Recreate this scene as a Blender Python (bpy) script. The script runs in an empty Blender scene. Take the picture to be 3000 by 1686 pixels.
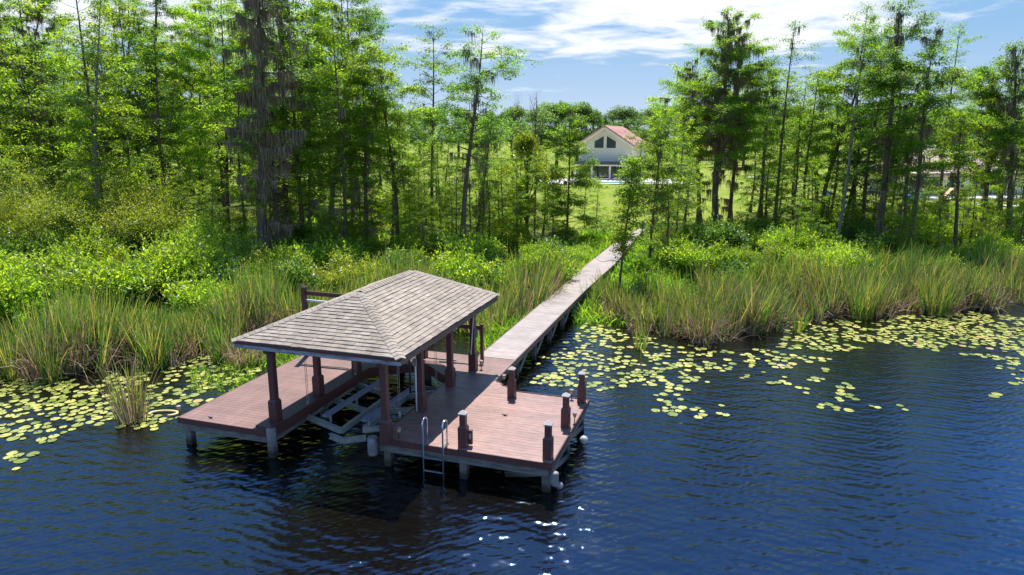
import bpy, math, random
import numpy as np
from mathutils import Vector
R = math.radians
random.seed(7)
sc = bpy.context.scene
col = sc.collection
# ------------------------------------------------------------------ camera
HC = 8.2
PITCH = math.atan(443/2000)
cam_d = bpy.data.cameras.new('camera'); cam = bpy.data.objects.new('camera', cam_d); col.objects.link(cam)
cam_d.sensor_width = 36; cam_d.lens = 24; cam_d.clip_start = .1; cam_d.clip_end = 5000
cam.location = (0, 0, HC); cam.rotation_euler = (R(90)-PITCH, 0, 0)
sc.camera = cam
# ------------------------------------------------------------------ light
SUN_EL, SUN_AZ = 63, 0          # azimuth clockwise from +Y
wd = bpy.data.worlds.new('World'); sc.world = wd; wd.use_nodes = True
sd = bpy.data.lights.new('sun', 'SUN'); sd.energy = 5.0; sd.angle = R(.55); sd.color = (1, .95, .86)
sun = bpy.data.objects.new('sun', sd); col.objects.link(sun)
sun.location = (0, 60, 90); sun.rotation_euler = (-(R(90)-R(SUN_EL)), 0, 0)
sc.view_settings.view_transform = 'Standard'; sc.view_settings.look = 'None'
sc.view_settings.gamma = 1; sc.view_settings.exposure = .85
def world():
    nt = wd.node_tree; nt.nodes.clear(); N = nt.nodes.new; L = nt.links.new
    out = N('ShaderNodeOutputWorld'); bg = N('ShaderNodeBackground'); L(bg.outputs[0], out.inputs[0])
    sky = N('ShaderNodeTexSky'); sky.sky_type = 'NISHITA'; sky.sun_disc = False
    sky.sun_elevation = R(SUN_EL); sky.sun_rotation = R(SUN_AZ); sky.air_density = 1.0; sky.dust_density = .5; sky.ozone_density = 3.0
    bg.inputs[1].default_value = .14
    tc = N('ShaderNodeTexCoord'); sp = N('ShaderNodeSeparateXYZ'); L(tc.outputs['Generated'], sp.inputs[0])
    def M(op, a, b=None, c=None):
        m = N('ShaderNodeMath'); m.operation = op
        for i, x in enumerate((a, b, c)):
            if x is None: continue
            if isinstance(x, (int, float)): m.inputs[i].default_value = x
            else: L(x, m.inputs[i])
        return m.outputs[0]
    z = sp.outputs[2]
    zz = M('ADD', M('MAXIMUM', z, 0), .045)
    cb = N('ShaderNodeCombineXYZ'); L(M('DIVIDE', sp.outputs[0], zz), cb.inputs[0]); L(M('DIVIDE', sp.outputs[1], zz), cb.inputs[1])
    def noise(scale, det, rough, off, dist=0):
        mp = N('ShaderNodeMapping'); mp.inputs['Location'].default_value = off; L(cb.outputs[0], mp.inputs[0])
        n = N('ShaderNodeTexNoise'); n.inputs['Scale'].default_value = scale; n.inputs['Detail'].default_value = det
        n.inputs['Roughness'].default_value = rough; n.inputs['Distortion'].default_value = dist; L(mp.outputs[0], n.inputs[0]); return n.outputs[0]
    big = noise(.42, 3, .5, CL1); fine = noise(1.9, 8, .62, (5.3, 1.1, 0), .4)
    s = M('ADD', M('MULTIPLY', big, .95), M('MULTIPLY', fine, .62))
    band = N('ShaderNodeMapRange'); L(z, band.inputs[0]); band.interpolation_type = 'SMOOTHSTEP'
    for i, x in enumerate((.07, .14, -.14, .13)): band.inputs[i+1].default_value = x
    hi = N('ShaderNodeMapRange'); L(z, hi.inputs[0]); hi.interpolation_type = 'SMOOTHSTEP'
    for i, x in enumerate((.20, .38, 0, -.27)): hi.inputs[i+1].default_value = x
    s = M('ADD', M('ADD', s, band.outputs[0]), hi.outputs[0])
    cr = N('ShaderNodeMapRange'); L(s, cr.inputs[0]); cr.interpolation_type = 'SMOOTHSTEP'
    for i, x in enumerate((.77, .98, 0, .95)): cr.inputs[i+1].default_value = x
    # air near the horizon is paler
    gr = N('ShaderNodeValToRGB'); L(z, gr.inputs[0]); e = gr.color_ramp.elements
    e.new(.2); e.new(.45)
    for i, (q, c) in enumerate(((0, (.37, .45, .60)), (.13, (.20, .34, .52)), (.4, (.13, .29, .66)), (1, (.13, .29, .66)))): e[i].position = q; e[i].color = (*c, 1)
    gs = N('ShaderNodeMix'); gs.data_type = 'RGBA'; gs.blend_type = 'MULTIPLY'; gs.inputs[0].default_value = 1; L(gr.outputs[0], gs.inputs[6]); gs.inputs[7].default_value = (6, 6, 6, 1)
    m0 = N('ShaderNodeMix'); m0.data_type = 'RGBA'; m0.inputs[0].default_value = .93; L(sky.outputs[0], m0.inputs[6]); L(gs.outputs[2], m0.inputs[7])
    hs = N('ShaderNodeHueSaturation'); hs.inputs['Saturation'].default_value = 1.05; L(m0.outputs[2], hs.inputs['Color'])
    m1 = N('ShaderNodeMix'); m1.data_type = 'RGBA'; L(cr.outputs[0], m1.inputs[0]); L(hs.outputs[0], m1.inputs[6]); m1.inputs[7].default_value = (4.2, 4.3, 4.5, 1)
    L(m1.outputs[2], bg.inputs[0])
CL1 = (2.2, 4.0, 0)
world()

# ------------------------------------------------------------------ helpers
YAW = math.atan(670/math.hypot(2000, 443))
CU, SU = math.cos(YAW), math.sin(YAW)
def W(u, v, z=0): return Vector((u*SU+v*CU, u*CU-v*SU, z))     # dock frame (u away along the boardwalk, v across) -> world
KP = 1.1646
def at(px, py, z=0):                                               # where a ray of the photograph (2576 wide) meets the level z
    x = (px*KP-1500)/2000; y = -(py*KP-843)/2000
    c, s = math.cos(PITCH), math.sin(PITCH)
    d = Vector((x, c+y*s, -s+y*c)); t = (z-HC)/d.z
    return Vector((d.x*t, d.y*t, z))
def tag(o, label=None, cat=None, group=None, kind=None):
    if label: o['label'] = label
    if cat: o['category'] = cat
    if group: o['group'] = group
    if kind: o['kind'] = kind
    return o
def thing(name, label, cat, loc=(0, 0, 0), rz=0, group=None):
    o = bpy.data.objects.new(name, None); col.objects.link(o); o.location = loc; o.rotation_euler = (0, 0, rz)
    o.empty_display_size = .2
    return tag(o, label, cat, group)
def dthing(name, label, cat, u, v, z=0, group=None):               # a thing whose parts are given in dock coordinates
    o = thing(name, label, cat, W(u, v, z), -YAW, group); DOFF[o.name] = (v, u, z); return o
DOFF = {}
def mesh_np(name, V, F, mat, parent=None, smooth=False, attr=None):
    """V (n,3), F (m,k) arrays"""
    me = bpy.data.meshes.new(name); V = np.asarray(V, np.float32); F = np.asarray(F, np.int32)
    m, k = F.shape
    me.vertices.add(len(V)); me.vertices.foreach_set('co', V.ravel())
    me.loops.add(m*k); me.loops.foreach_set('vertex_index', F.ravel())
    me.polygons.add(m); me.polygons.foreach_set('loop_start', np.arange(0, m*k, k, dtype=np.int32))
    me.polygons.foreach_set('loop_total', np.full(m, k, np.int32))
    if smooth: me.polygons.foreach_set('use_smooth', np.ones(m, bool))
    me.update(calc_edges=True); me.materials.append(mat)
    o = bpy.data.objects.new(name, me); col.objects.link(o)
    if parent: o.parent = parent
    return o
class MB:
    def __init__(s): s.v = []; s.f = []
    def add(s, vs, fs):
        b = len(s.v); s.v += [tuple(x) for x in vs]; s.f += [tuple(i+b for i in f) for f in fs]; return s
    def box(s, x0, x1, y0, y1, z0, z1):
        return s.add([(x0,y0,z0),(x1,y0,z0),(x1,y1,z0),(x0,y1,z0),(x0,y0,z1),(x1,y0,z1),(x1,y1,z1),(x0,y1,z1)],
                     [(0,3,2,1),(4,5,6,7),(0,1,5,4),(1,2,6,5),(2,3,7,6),(3,0,4,7)])
    def bar(s, a, b, w, h, up=(0, 0, 1)):                          # rectangular bar a->b; w sideways, h along up
        a, b = Vector(a), Vector(b); d = (b-a).normalized(); up = Vector(up)
        sd = d.cross(up)
        if sd.length < 1e-4: sd = d.cross(Vector((1, 0, 0)))
        sd.normalize(); up2 = sd.cross(d).normalized()
        vs = [p+sd*(w/2*i)+up2*(h/2*j) for p in (a, b) for i, j in ((-1,-1),(1,-1),(1,1),(-1,1))]
        return s.add(vs, [(0,1,2,3),(7,6,5,4),(0,4,5,1),(1,5,6,2),(2,6,7,3),(3,7,4,0)])
    def tube(s, pts, r, n=8, caps=True):
        pts = [Vector(p) for p in pts]; rr = r if hasattr(r, '__len__') else [r]*len(pts)
        b = len(s.v); prev = None
        for i, p in enumerate(pts):
            t = (pts[min(i+1, len(pts)-1)]-pts[max(i-1, 0)]).normalized()
            if prev is None:
                prev = t.cross(Vector((0, 0, 1)))
                if prev.length < .05: prev = t.cross(Vector((1, 0, 0)))
            a = (prev-t*prev.dot(t)).normalized(); prev = a; c = t.cross(a)
            for k in range(n):
                q = 2*math.pi*k/n; s.v.append(tuple(p+(a*math.cos(q)+c*math.sin(q))*rr[i]))
        for i in range(len(pts)-1):
            for k in range(n):
                s.f.append((b+i*n+k, b+i*n+(k+1) % n, b+(i+1)*n+(k+1) % n, b+(i+1)*n+k))
        if caps:
            s.f.append(tuple(b+k for k in range(n))[::-1]); s.f.append(tuple(b+(len(pts)-1)*n+k for k in range(n)))
        return s
    def lathe(s, cx, cy, prof, n=14):                              # prof: (r, z)
        b = len(s.v)
        for r, z in prof:
            for k in range(n):
                q = 2*math.pi*k/n; s.v.append((cx+r*math.cos(q), cy+r*math.sin(q), z))
        for i in range(len(prof)-1):
            for k in range(n): s.f.append((b+i*n+k, b+i*n+(k+1) % n, b+(i+1)*n+(k+1) % n, b+(i+1)*n+k))
        s.f.append(tuple(b+k for k in range(n))[::-1]); s.f.append(tuple(b+(len(prof)-1)*n+k for k in range(n)))
        return s
    def prism(s, poly, z0, z1):
        n = len(poly); return s.add([(x, y, z0) for x, y in poly]+[(x, y, z1) for x, y in poly],
            [tuple(range(n))[::-1], tuple(range(n, 2*n))]+[(i, (i+1) % n, n+(i+1) % n, n+i) for i in range(n)])
    def frust(s, cx, cy, w0, w1, z0, z1, d0=None, d1=None):
        d0 = d0 or w0; d1 = d1 or w1
        return s.add([(cx+i*w0/2, cy+j*d0/2, z0) for i, j in ((-1,-1),(1,-1),(1,1),(-1,1))]+[(cx+i*w1/2, cy+j*d1/2, z1) for i, j in ((-1,-1),(1,-1),(1,1),(-1,1))],
                     [(0,3,2,1),(4,5,6,7),(0,1,5,4),(1,2,6,5),(2,3,7,6),(3,0,4,7)])
    def build(s, name, mat, parent=None, smooth=False, bevel=0, off=None):
        if off is None: off = DOFF.get(parent.name, (0, 0, 0)) if parent else (0, 0, 0)
        me = bpy.data.meshes.new(name)
        me.from_pydata([(x-off[0], y-off[1], z-off[2]) for x, y, z in s.v], [], s.f); me.validate(); me.materials.append(mat)
        if smooth: me.polygons.foreach_set('use_smooth', [True]*len(me.polygons))
        o = bpy.data.objects.new(name, me); col.objects.link(o)
        if parent:
            o.parent = parent; DOFF[o.name] = off
        if bevel:
            m = o.modifiers.new('bevel', 'BEVEL'); m.width = bevel; m.segments = 2; m.limit_method = 'ANGLE'
        return o
def dup(root, loc, rz=None, sc_=None, label=None, group=None, rx=0):
    def cp(o, par):
        c = o.copy(); col.objects.link(c); c.parent = par
        for ch in list(o.children): cp(ch, c)
        return c
    r = cp(root, None); r.location = loc
    if rz is not None: r.rotation_euler = (rx, 0, rz)
    if sc_: r.scale = sc_
    if label: r['label'] = label
    if group: r['group'] = group
    return r

# ------------------------------------------------------------------ materials
def nmat(name):
    m = bpy.data.materials.new(name); m.use_nodes = True; nt = m.node_tree; nt.nodes.clear()
    out = nt.nodes.new('ShaderNodeOutputMaterial'); return m, nt, out
def ramp(nt, fac, cols):
    r = nt.nodes.new('ShaderNodeValToRGB'); nt.links.new(fac, r.inputs[0])
    e = r.color_ramp.elements
    while len(e) < len(cols): e.new(.5)
    for i, c in enumerate(cols):
        if len(c) == 2: e[i].position = c[0]; e[i].color = (*c[1], 1)
        else: e[i].position = i/(len(cols)-1); e[i].color = (*c, 1)
    return r.outputs[0]
def noise_(nt, scale, det=4, rough=.55, coord='Object', sclv=(1, 1, 1), rot=(0, 0, 0)):
    tc = nt.nodes.new('ShaderNodeTexCoord'); mp = nt.nodes.new('ShaderNodeMapping'); mp.inputs['Scale'].default_value = sclv; mp.inputs['Rotation'].default_value = rot
    nt.links.new(tc.outputs[coord], mp.inputs[0]); n = nt.nodes.new('ShaderNodeTexNoise')
    n.inputs['Scale'].default_value = scale; n.inputs['Detail'].default_value = det; n.inputs['Roughness'].default_value = rough
    nt.links.new(mp.outputs[0], n.inputs[0]); return n.outputs[0]
def solid(name, c1, c2, rough=.6, scale=6, stretch=(1, 1, 1), island=0., metallic=0, bump=.0, spec=.5, isl_cols=None, det=6, rot=(0, 0, 0), stain=0, waterline=False):
    m, nt, out = nmat(name); L = nt.links.new
    p = nt.nodes.new('ShaderNodeBsdfPrincipled'); L(p.outputs[0], out.inputs[0])
    n = noise_(nt, scale, det, .6, sclv=stretch, rot=rot)
    c = ramp(nt, n, [(.3, c1), (.7, c2)])
    if island:
        g = nt.nodes.new('ShaderNodeNewGeometry')
        mr = nt.nodes.new('ShaderNodeMapRange'); L(g.outputs['Random Per Island'], mr.inputs[0])
        mr.inputs[3].default_value = 1-island; mr.inputs[4].default_value = 1+island
        hs = nt.nodes.new('ShaderNodeHueSaturation'); L(c, hs.inputs['Color']); L(mr.outputs[0], hs.inputs['Value']); c = hs.outputs[0]
    if stain:                                                     # weathering patches and drip marks
        n2 = noise_(nt, .9, 7, .65, sclv=(1, 1, 1)); mr = nt.nodes.new('ShaderNodeMapRange'); L(n2, mr.inputs[0]); mr.inputs[1].default_value = .36; mr.inputs[2].default_value = .6; mr.inputs[3].default_value = 1-stain; mr.inputs[4].default_value = 1.06
        hs = nt.nodes.new('ShaderNodeHueSaturation'); L(c, hs.inputs['Color']); L(mr.outputs[0], hs.inputs['Value']); c = hs.outputs[0]
    if waterline:                                                 # algae band just above the lake
        g = nt.nodes.new('ShaderNodeNewGeometry'); s3 = nt.nodes.new('ShaderNodeSeparateXYZ'); L(g.outputs['Position'], s3.inputs[0]); ad = nt.nodes.new('ShaderNodeMath'); ad.operation = 'MULTIPLY_ADD'; L(n, ad.inputs[0]); ad.inputs[1].default_value = -.22; L(s3.outputs[2], ad.inputs[2])
        mr = nt.nodes.new('ShaderNodeMapRange'); L(ad.outputs[0], mr.inputs[0]); mr.inputs[1].default_value = 0; mr.inputs[2].default_value = .14; mx = nt.nodes.new('ShaderNodeMix'); mx.data_type = 'RGBA'; L(mr.outputs[0], mx.inputs[0]); mx.inputs[6].default_value = (.035, .034, .018, 1); L(c, mx.inputs[7]); c = mx.outputs[2]
    L(c, p.inputs['Base Color']); p.inputs['Roughness'].default_value = rough; p.inputs['Metallic'].default_value = metallic
    p.inputs['Specular IOR Level'].default_value = spec
    if bump:
        b = nt.nodes.new('ShaderNodeBump'); b.inputs['Strength'].default_value = bump; b.inputs['Distance'].default_value = .02
        L(n, b.inputs['Height']); L(b.outputs[0], p.inputs['Normal'])
    return m
def leafmat(name, cols, tcol, trans=.5, rough=.5, spec=.35, objvar=.22, huevar=.02, clump=.35):
    """leaf: diffuse + translucent, varied per leaf, per clump and per plant"""
    m, nt, out = nmat(name); L = nt.links.new; N = nt.nodes.new
    g = N('ShaderNodeNewGeometry'); oi = N('ShaderNodeObjectInfo')
    c = ramp(nt, g.outputs['Random Per Island'], cols)
    hs = N('ShaderNodeHueSaturation'); L(c, hs.inputs['Color'])
    a = N('ShaderNodeMapRange'); L(oi.outputs['Random'], a.inputs[0]); a.inputs[3].default_value = 1-objvar; a.inputs[4].default_value = 1+objvar
    n = noise_(nt, clump, 3, .5)
    b = N('ShaderNodeMapRange'); L(n, b.inputs[0]); b.inputs[1].default_value = .3; b.inputs[2].default_value = .7; b.inputs[3].default_value = .5-huevar; b.inputs[4].default_value = .5+huevar
    L(a.outputs[0], hs.inputs['Value']); L(b.outputs[0], hs.inputs['Hue'])
    p = N('ShaderNodeBsdfPrincipled'); p.inputs['Roughness'].default_value = rough; p.inputs['Specular IOR Level'].default_value = spec; L(hs.outputs[0], p.inputs['Base Color'])
    t = N('ShaderNodeBsdfTranslucent'); mx = N('ShaderNodeMix'); mx.data_type = 'RGBA'; mx.blend_type = 'MULTIPLY'; mx.inputs[0].default_value = 1
    L(hs.outputs[0], mx.inputs[6]); mx.inputs[7].default_value = (*tcol, 1); L(mx.outputs[2], t.inputs[0])
    s = N('ShaderNodeMixShader'); s.inputs[0].default_value = trans; L(p.outputs[0], s.inputs[1]); L(t.outputs[0], s.inputs[2]); L(s.outputs[0], out.inputs[0])
    return m
TC = (3.1, 2.9, 1.3)
M = {}
M['deck'] = solid('composite_deck', (0.153,0.07776,0.06653), (0.2115,0.1175,0.1014), .48, 9, (1, .12, 1), .10, spec=.6, stain=0.14)
M['deck_pale'] = solid('weathered_deck', (0.1662,0.07334,0.0556), (0.2862,0.1466,0.1143), .45, 7, (.5, 1.5, 1), .12, spec=1.0, stain=0.16)
M['walk'] = solid('weathered_boardwalk', (0.243,0.1935,0.1755), (0.342,0.279,0.2565), .5, 7, (.4, 1.5, 1), .13, spec=.6, stain=0.18)
M['brown'] = solid('brown_paint', (0.08091,0.02916,0.02484), (0.1148,0.0432,0.03623), .42, 14, (1, 1, .3), 0, spec=.5)
M['grey_wood'] = solid('grey_treated_wood', (0.081,0.0747,0.063), (0.225,0.2115,0.1845), .8, 7, (.4, .4, 3), .1, bump=.3, waterline=True, stain=.2)
M['fascia'] = solid('peeling_fascia', (.08,.05,.05), (.42,.44,.48), .7, 4.5, (.8, .8, 5), 0, det=9)
M['fascia_brown'] = solid('brown_fascia', (.10,.06,.05), (.17,.11,.095), .6, 8, (.5, .5, 3), 0)
M['shingle'] = solid('asphalt_shingle', (0.2412,0.2009,0.1606), (0.3388,0.2892,0.2361), .92, 2.2, (1, 1, 1), .14, spec=.15, bump=.3, stain=0.16)
M['alu'] = solid('weathered_aluminium', (.24,.25,.22), (.46,.44,.36), .5, 6, (1, 1, 1), .08, metallic=.25)
M['bunk'] = solid('carpeted_bunk', (.15,.16,.19), (.24,.25,.29), .95, 22)
M['steel'] = solid('steel_tube', (.55,.56,.58), (.68,.68,.70), .22, 8, metallic=.9)
M['capmetal'] = solid('post_cap', (.42,.35,.31), (.58,.50,.45), .35, 8, metallic=.2)
M['white'] = solid('white_plastic', (0.36,0.36,0.3375), (0.465,0.465,0.435), .4, 6)
M['dirtywhite'] = solid('stained_white', (0.176,0.164,0.152), (0.336,0.32,0.3), .6, 9, stain=.3)
M['pvc'] = solid('pvc_pipe', (.68,.70,.74), (.80,.82,.84), .35, 5)
M['dark'] = solid('dark_metal', (.02,.02,.022), (.05,.05,.05), .5, 8)
M['amber'] = solid('amber_lens', (.6,.32,.08), (.75,.42,.12), .3, 8)
M['cable'] = solid('steel_cable', (.25,.23,.18), (.4,.36,.28), .5, 8, metallic=.3)
M['bark'] = solid('cypress_bark', (0.06038,0.0399,0.02592), (0.175,0.1208,0.07695), .9, 3.2, (3.5, 3.5, .35), 0, bump=.9)
M['bark_pale'] = solid('pale_bark', (.14,.12,.10), (.27,.24,.21), .9, 3.2, (3.5, 3.5, .35), 0, bump=.8)
M['moss'] = solid('spanish_moss', (0.1666,0.1268,0.07143), (0.3749,0.2898,0.1664), .95, 1.5, (1, 1, 1), .3, spec=.1)
M['cyp'] = leafmat('cypress_leaf', [(0.0368,0.0828,0.006), (0.0897,0.161,0.01), (0.1552,0.2472,0.014)], TC, .62)
M['cyp_b'] = leafmat('cypress_leaf_cool', [(0.03163,0.0828,0.0132), (0.07188,0.1518,0.0198), (0.1365,0.2278,0.0264)], TC, .58)
M['cyp_y'] = leafmat('cypress_leaf_bright', [(0.06325,0.1265,0.007), (0.1265,0.207,0.01), (0.2012,0.2875,0.014)], TC, .6)
M['broad'] = leafmat('broad_leaf', [(0.055,0.1125,0.0095), (0.132,0.2137,0.01425), (0.22,0.315,0.02375)], TC, .5, rough=.42, spec=.5)
M['broad_y'] = leafmat('willow_leaf', [(0.08856,0.1315,0.00972), (0.1771,0.2359,0.01555), (0.2834,0.3357,0.02916)], (2.125,1.996,0.972), .45, rough=.4, spec=.6)
M['broad_d'] = leafmat('dark_glossy_leaf', [(0.03,0.084,0.0144), (0.066,0.144,0.0216), (0.12,0.204,0.03)], TC, .4, rough=.42, spec=.5)
M['oak'] = leafmat('distant_leaf', [(0.05625,0.1125,0.036), (0.0875,0.1562,0.048), (0.125,0.2,0.06)], (3,2.875,1.56), .45)
M['reed'] = leafmat('cattail_leaf', [(0.0225,0.0625,0.015), (0.05,0.1125,0.02), (0.1063,0.1688,0.0275), (0.275,0.2125,0.075)], (2.75,2.625,1.375), .4, rough=.45, huevar=.015)
M['dead'] = leafmat('dead_cattail', [(0.1805,0.1232,0.068), (0.3515,0.2552,0.16), (0.532,0.4224,0.288)], (1.425,1.232,0.88), .25, rough=.7, huevar=.01)
M['herb'] = leafmat('marsh_herb', [(0.0575,0.1265,0.0115), (0.1035,0.1955,0.01725), (0.161,0.253,0.023)], (3.45,3.22,1.38), .5, rough=.45, spec=.4)
M['banana'] = leafmat('banana_leaf', [(.08,.17,.02), (.13,.24,.03), (.2,.3,.04)], (2.2,2.0,1.0), .45, rough=.4, spec=.6)
M['stucco'] = solid('cream_stucco', (.80,.69,.54), (.84,.74,.60), .85, .6)
M['tile'] = solid('clay_tile', (.38,.17,.13), (.56,.30,.25), .8, 3, (1, 1, 1), .15)
M['tile_pale'] = solid('pale_clay_tile', (.45,.30,.25), (.62,.45,.39), .8, 3, (1, 1, 1), .15)
M['glass'] = solid('dark_glass', (.03,.045,.05), (.05,.07,.075), .08, 1, spec=.9)
M['darkroof'] = solid('dark_band', (.05,.04,.05), (.09,.075,.08), .6, 2)
M['paving'] = solid('pale_paving', (.55,.52,.47), (.68,.65,.60), .8, 1.5)
M['coping'] = solid('brick_coping', (.36,.18,.13), (.45,.26,.2), .8, 3)
M['pool'] = solid('pool_water', (.12,.42,.55), (.2,.52,.62), .05, 1)
M['rvwhite'] = solid('camper_paint', (.68,.69,.70), (.75,.76,.77), .35, 1)
M['orange'] = solid('orange_plastic', (.6,.16,.03), (.7,.22,.05), .5, 2)
M['blue'] = solid('blue_plastic', (.03,.2,.5), (.05,.28,.6), .5, 2)
M['yellow'] = solid('yellow_paint', (.65,.5,.2), (.75,.6,.3), .5, 2)

def padmat(name, island):
    m, nt, out = nmat(name); L = nt.links.new; N = nt.nodes.new
    src = N('ShaderNodeNewGeometry').outputs['Random Per Island'] if island else N('ShaderNodeObjectInfo').outputs['Random']
    c = ramp(nt, src, [(0, (.13,.18,.02)), (.3, (.23,.255,.04)), (.66, (.36,.365,.09)), (.95, (.42,.40,.08)), (.985, (.42,.28,.08)), (1, (.42,.33,.22))])
    n = noise_(nt, 7, 4, .6); mr = N('ShaderNodeMapRange'); L(n, mr.inputs[0]); mr.inputs[1].default_value = .35; mr.inputs[2].default_value = .75; mr.inputs[3].default_value = 1.12; mr.inputs[4].default_value = .68
    hs = N('ShaderNodeHueSaturation'); L(c, hs.inputs['Color']); L(mr.outputs[0], hs.inputs['Value'])
    p = N('ShaderNodeBsdfPrincipled'); L(hs.outputs[0], p.inputs['Base Color']); p.inputs['Roughness'].default_value = .38; p.inputs['Specular IOR Level'].default_value = .6
    L(p.outputs[0], out.inputs[0]); return m
M['pad'] = padmat('lily_pad_leaf', False); M['pads'] = padmat('lily_pad_leaves', True)

def watermat():
    m, nt, out = nmat('lake_water'); L = nt.links.new; N = nt.nodes.new
    p = N('ShaderNodeBsdfPrincipled'); L(p.outputs[0], out.inputs[0])
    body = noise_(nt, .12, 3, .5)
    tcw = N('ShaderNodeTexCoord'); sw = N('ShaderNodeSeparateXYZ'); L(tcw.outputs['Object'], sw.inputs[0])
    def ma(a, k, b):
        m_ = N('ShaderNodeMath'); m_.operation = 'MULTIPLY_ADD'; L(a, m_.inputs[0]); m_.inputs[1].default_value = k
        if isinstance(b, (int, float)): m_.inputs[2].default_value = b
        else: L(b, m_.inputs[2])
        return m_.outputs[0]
    f = ma(sw.outputs[1], -.050, ma(sw.outputs[0], .052, ma(body, .7, .38)))   # tannin brown; dark tree reflections by shore and blue sky reflection eastward painted in
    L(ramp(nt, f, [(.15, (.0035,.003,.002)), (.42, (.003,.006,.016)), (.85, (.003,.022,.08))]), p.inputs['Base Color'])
    p.inputs['Roughness'].default_value = .03; p.inputs['IOR'].default_value = 2.0; p.inputs['Specular IOR Level'].default_value = .5
    p.inputs['Specular Tint'].default_value = (.48, .74, 1.0, 1)
    def train(lam, rot, dist, dscale, slope):                      # a train of small waves, crest spacing lam metres
        tc = N('ShaderNodeTexCoord'); mp = N('ShaderNodeMapping'); mp.inputs['Rotation'].default_value = (0, 0, R(rot)); L(tc.outputs['Object'], mp.inputs[0])
        w = N('ShaderNodeTexWave'); w.wave_type = 'BANDS'; w.bands_direction = 'Y'; w.wave_profile = 'SIN'; L(mp.outputs[0], w.inputs[0])
        w.inputs['Scale'].default_value = .314/lam; w.inputs['Distortion'].default_value = dist; w.inputs['Detail'].default_value = 2; w.inputs['Detail Scale'].default_value = dscale; w.inputs['Detail Roughness'].default_value = .45
        return w.outputs['Fac'], math.tan(R(slope))*lam/math.pi
    acc = None
    gust = noise_(nt, .22, 3, .55); gm = N('ShaderNodeMapRange'); L(gust, gm.inputs[0])
    for i, x in enumerate((.3, .7, .5, 1.0)): gm.inputs[i+1].default_value = x
    for a in ((.85, 16, 4.2, 1.3, 3.2), (.45, -7, 4.0, 1.2, 4.7), (.29, 24, 4.4, 1.3, 5.7), (.18, -28, 4.0, 1.3, 4.6)):
        o, k = train(*a); acc = ma(o, k, acc if acc is not None else 0.0)
    nz = noise_(nt, 7.5, 4, .55, sclv=(.5, 1, 1)); acc = ma(nz, .022, acc)
    b = N('ShaderNodeBump'); b.inputs['Distance'].default_value = 1; L(acc, b.inputs['Height']); L(gm.outputs[0], b.inputs['Strength']); L(b.outputs[0], p.inputs['Normal'])
    return m
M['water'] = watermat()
def groundmat():
    m, nt, out = nmat('ground'); L = nt.links.new; N = nt.nodes.new
    p = N('ShaderNodeBsdfPrincipled'); p.inputs['Roughness'].default_value = .95; p.inputs['Specular IOR Level'].default_value = .1; L(p.outputs[0], out.inputs[0])
    n1 = noise_(nt, .11, 6, .6); n2 = noise_(nt, 2.3, 6, .7)
    lawn = ramp(nt, n1, [(.3, (.12,.165,.02)), (.5, (.18,.225,.028)), (.72, (.25,.265,.07))])
    marsh = ramp(nt, n2, [(.35, (.035,.045,.015)), (.65, (.075,.10,.025))])
    at_ = N('ShaderNodeAttribute'); at_.attribute_name = 'lawn'
    mx = N('ShaderNodeMix'); mx.data_type = 'RGBA'; L(at_.outputs['Fac'], mx.inputs[0]); L(marsh, mx.inputs[6]); L(lawn, mx.inputs[7])
    hs = N('ShaderNodeHueSaturation'); L(mx.outputs[2], hs.inputs['Color']); mr = N('ShaderNodeMapRange'); L(n2, mr.inputs[0]); mr.inputs[3].default_value = .75; mr.inputs[4].default_value = 1.25
    L(mr.outputs[0], hs.inputs['Value']); L(hs.outputs[0], p.inputs['Base Color'])
    b = N('ShaderNodeBump'); b.inputs['Strength'].default_value = .6; b.inputs['Distance'].default_value = .05; L(n2, b.inputs['Height']); L(b.outputs[0], p.inputs['Normal'])
    return m
M['ground'] = groundmat()

# ------------------------------------------------------------------ terrain and water
LAND = [at(*p) for p in [(-700,880),(-200,900),(0,895),(300,850),(700,800),(900,800),(1200,790),(1400,765),(1480,745),(1540,745),(1640,780),(1800,805),(2000,780),(2300,740),(2576,722),(2900,705),(3600,690)]]
LX = np.array([p.x for p in LAND]); LY = np.array([p.y for p in LAND]); o_ = np.argsort(LX); LX = LX[o_]; LY = LY[o_]
def shore(x): return np.interp(x, LX, LY)
def gz(x, y):
    d = np.asarray(y)-shore(x)
    z = np.where(d < 2, -.35+.5*np.clip((d+3)/5, -1.5, 1), .15)
    t = np.clip((d-2)/75, 0, 1); z = z+1.0*t*t*(3-2*t)
    return z
def ground():
    xs = np.concatenate([np.linspace(-700, -60, 24)[:-1], np.linspace(-60, 70, 150), np.linspace(70, 700, 24)[1:]])
    ys = np.concatenate([np.linspace(-40, 14, 8)[:-1], np.linspace(14, 60, 80), np.linspace(60, 170, 50)[1:], np.linspace(170, 1500, 14)[1:]])
    X, Y = np.meshgrid(xs, ys); Z = gz(X, Y)
    Z = Z+np.where(Y > shore(X)+2, .04*np.sin(X*1.3+Y*.7)+.05*np.sin(X*.31-Y*.45), 0)
    V = np.stack([X, Y, Z], -1).reshape(-1, 3); nx = len(xs); ny = len(ys)
    i, j = np.meshgrid(np.arange(nx-1), np.arange(ny-1)); b = (j*nx+i).ravel()
    F = np.stack([b, b+1, b+nx+1, b+nx], -1)
    o = mesh_np('ground', V, F, M['ground'], smooth=True); tag(o, kind='structure')
    d = (Y-shore(X)).ravel(); xx = X.ravel()
    start = np.interp(xx, [-30,-6,0,8,20], [48,40,24,13,14])+2*np.sin(xx*.4)
    lw = np.clip((d-start)/5, 0, 1)
    a = o.data.attributes.new('lawn', 'FLOAT', 'POINT'); a.data.foreach_set('value', lw.astype(np.float32))
ground()
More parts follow.
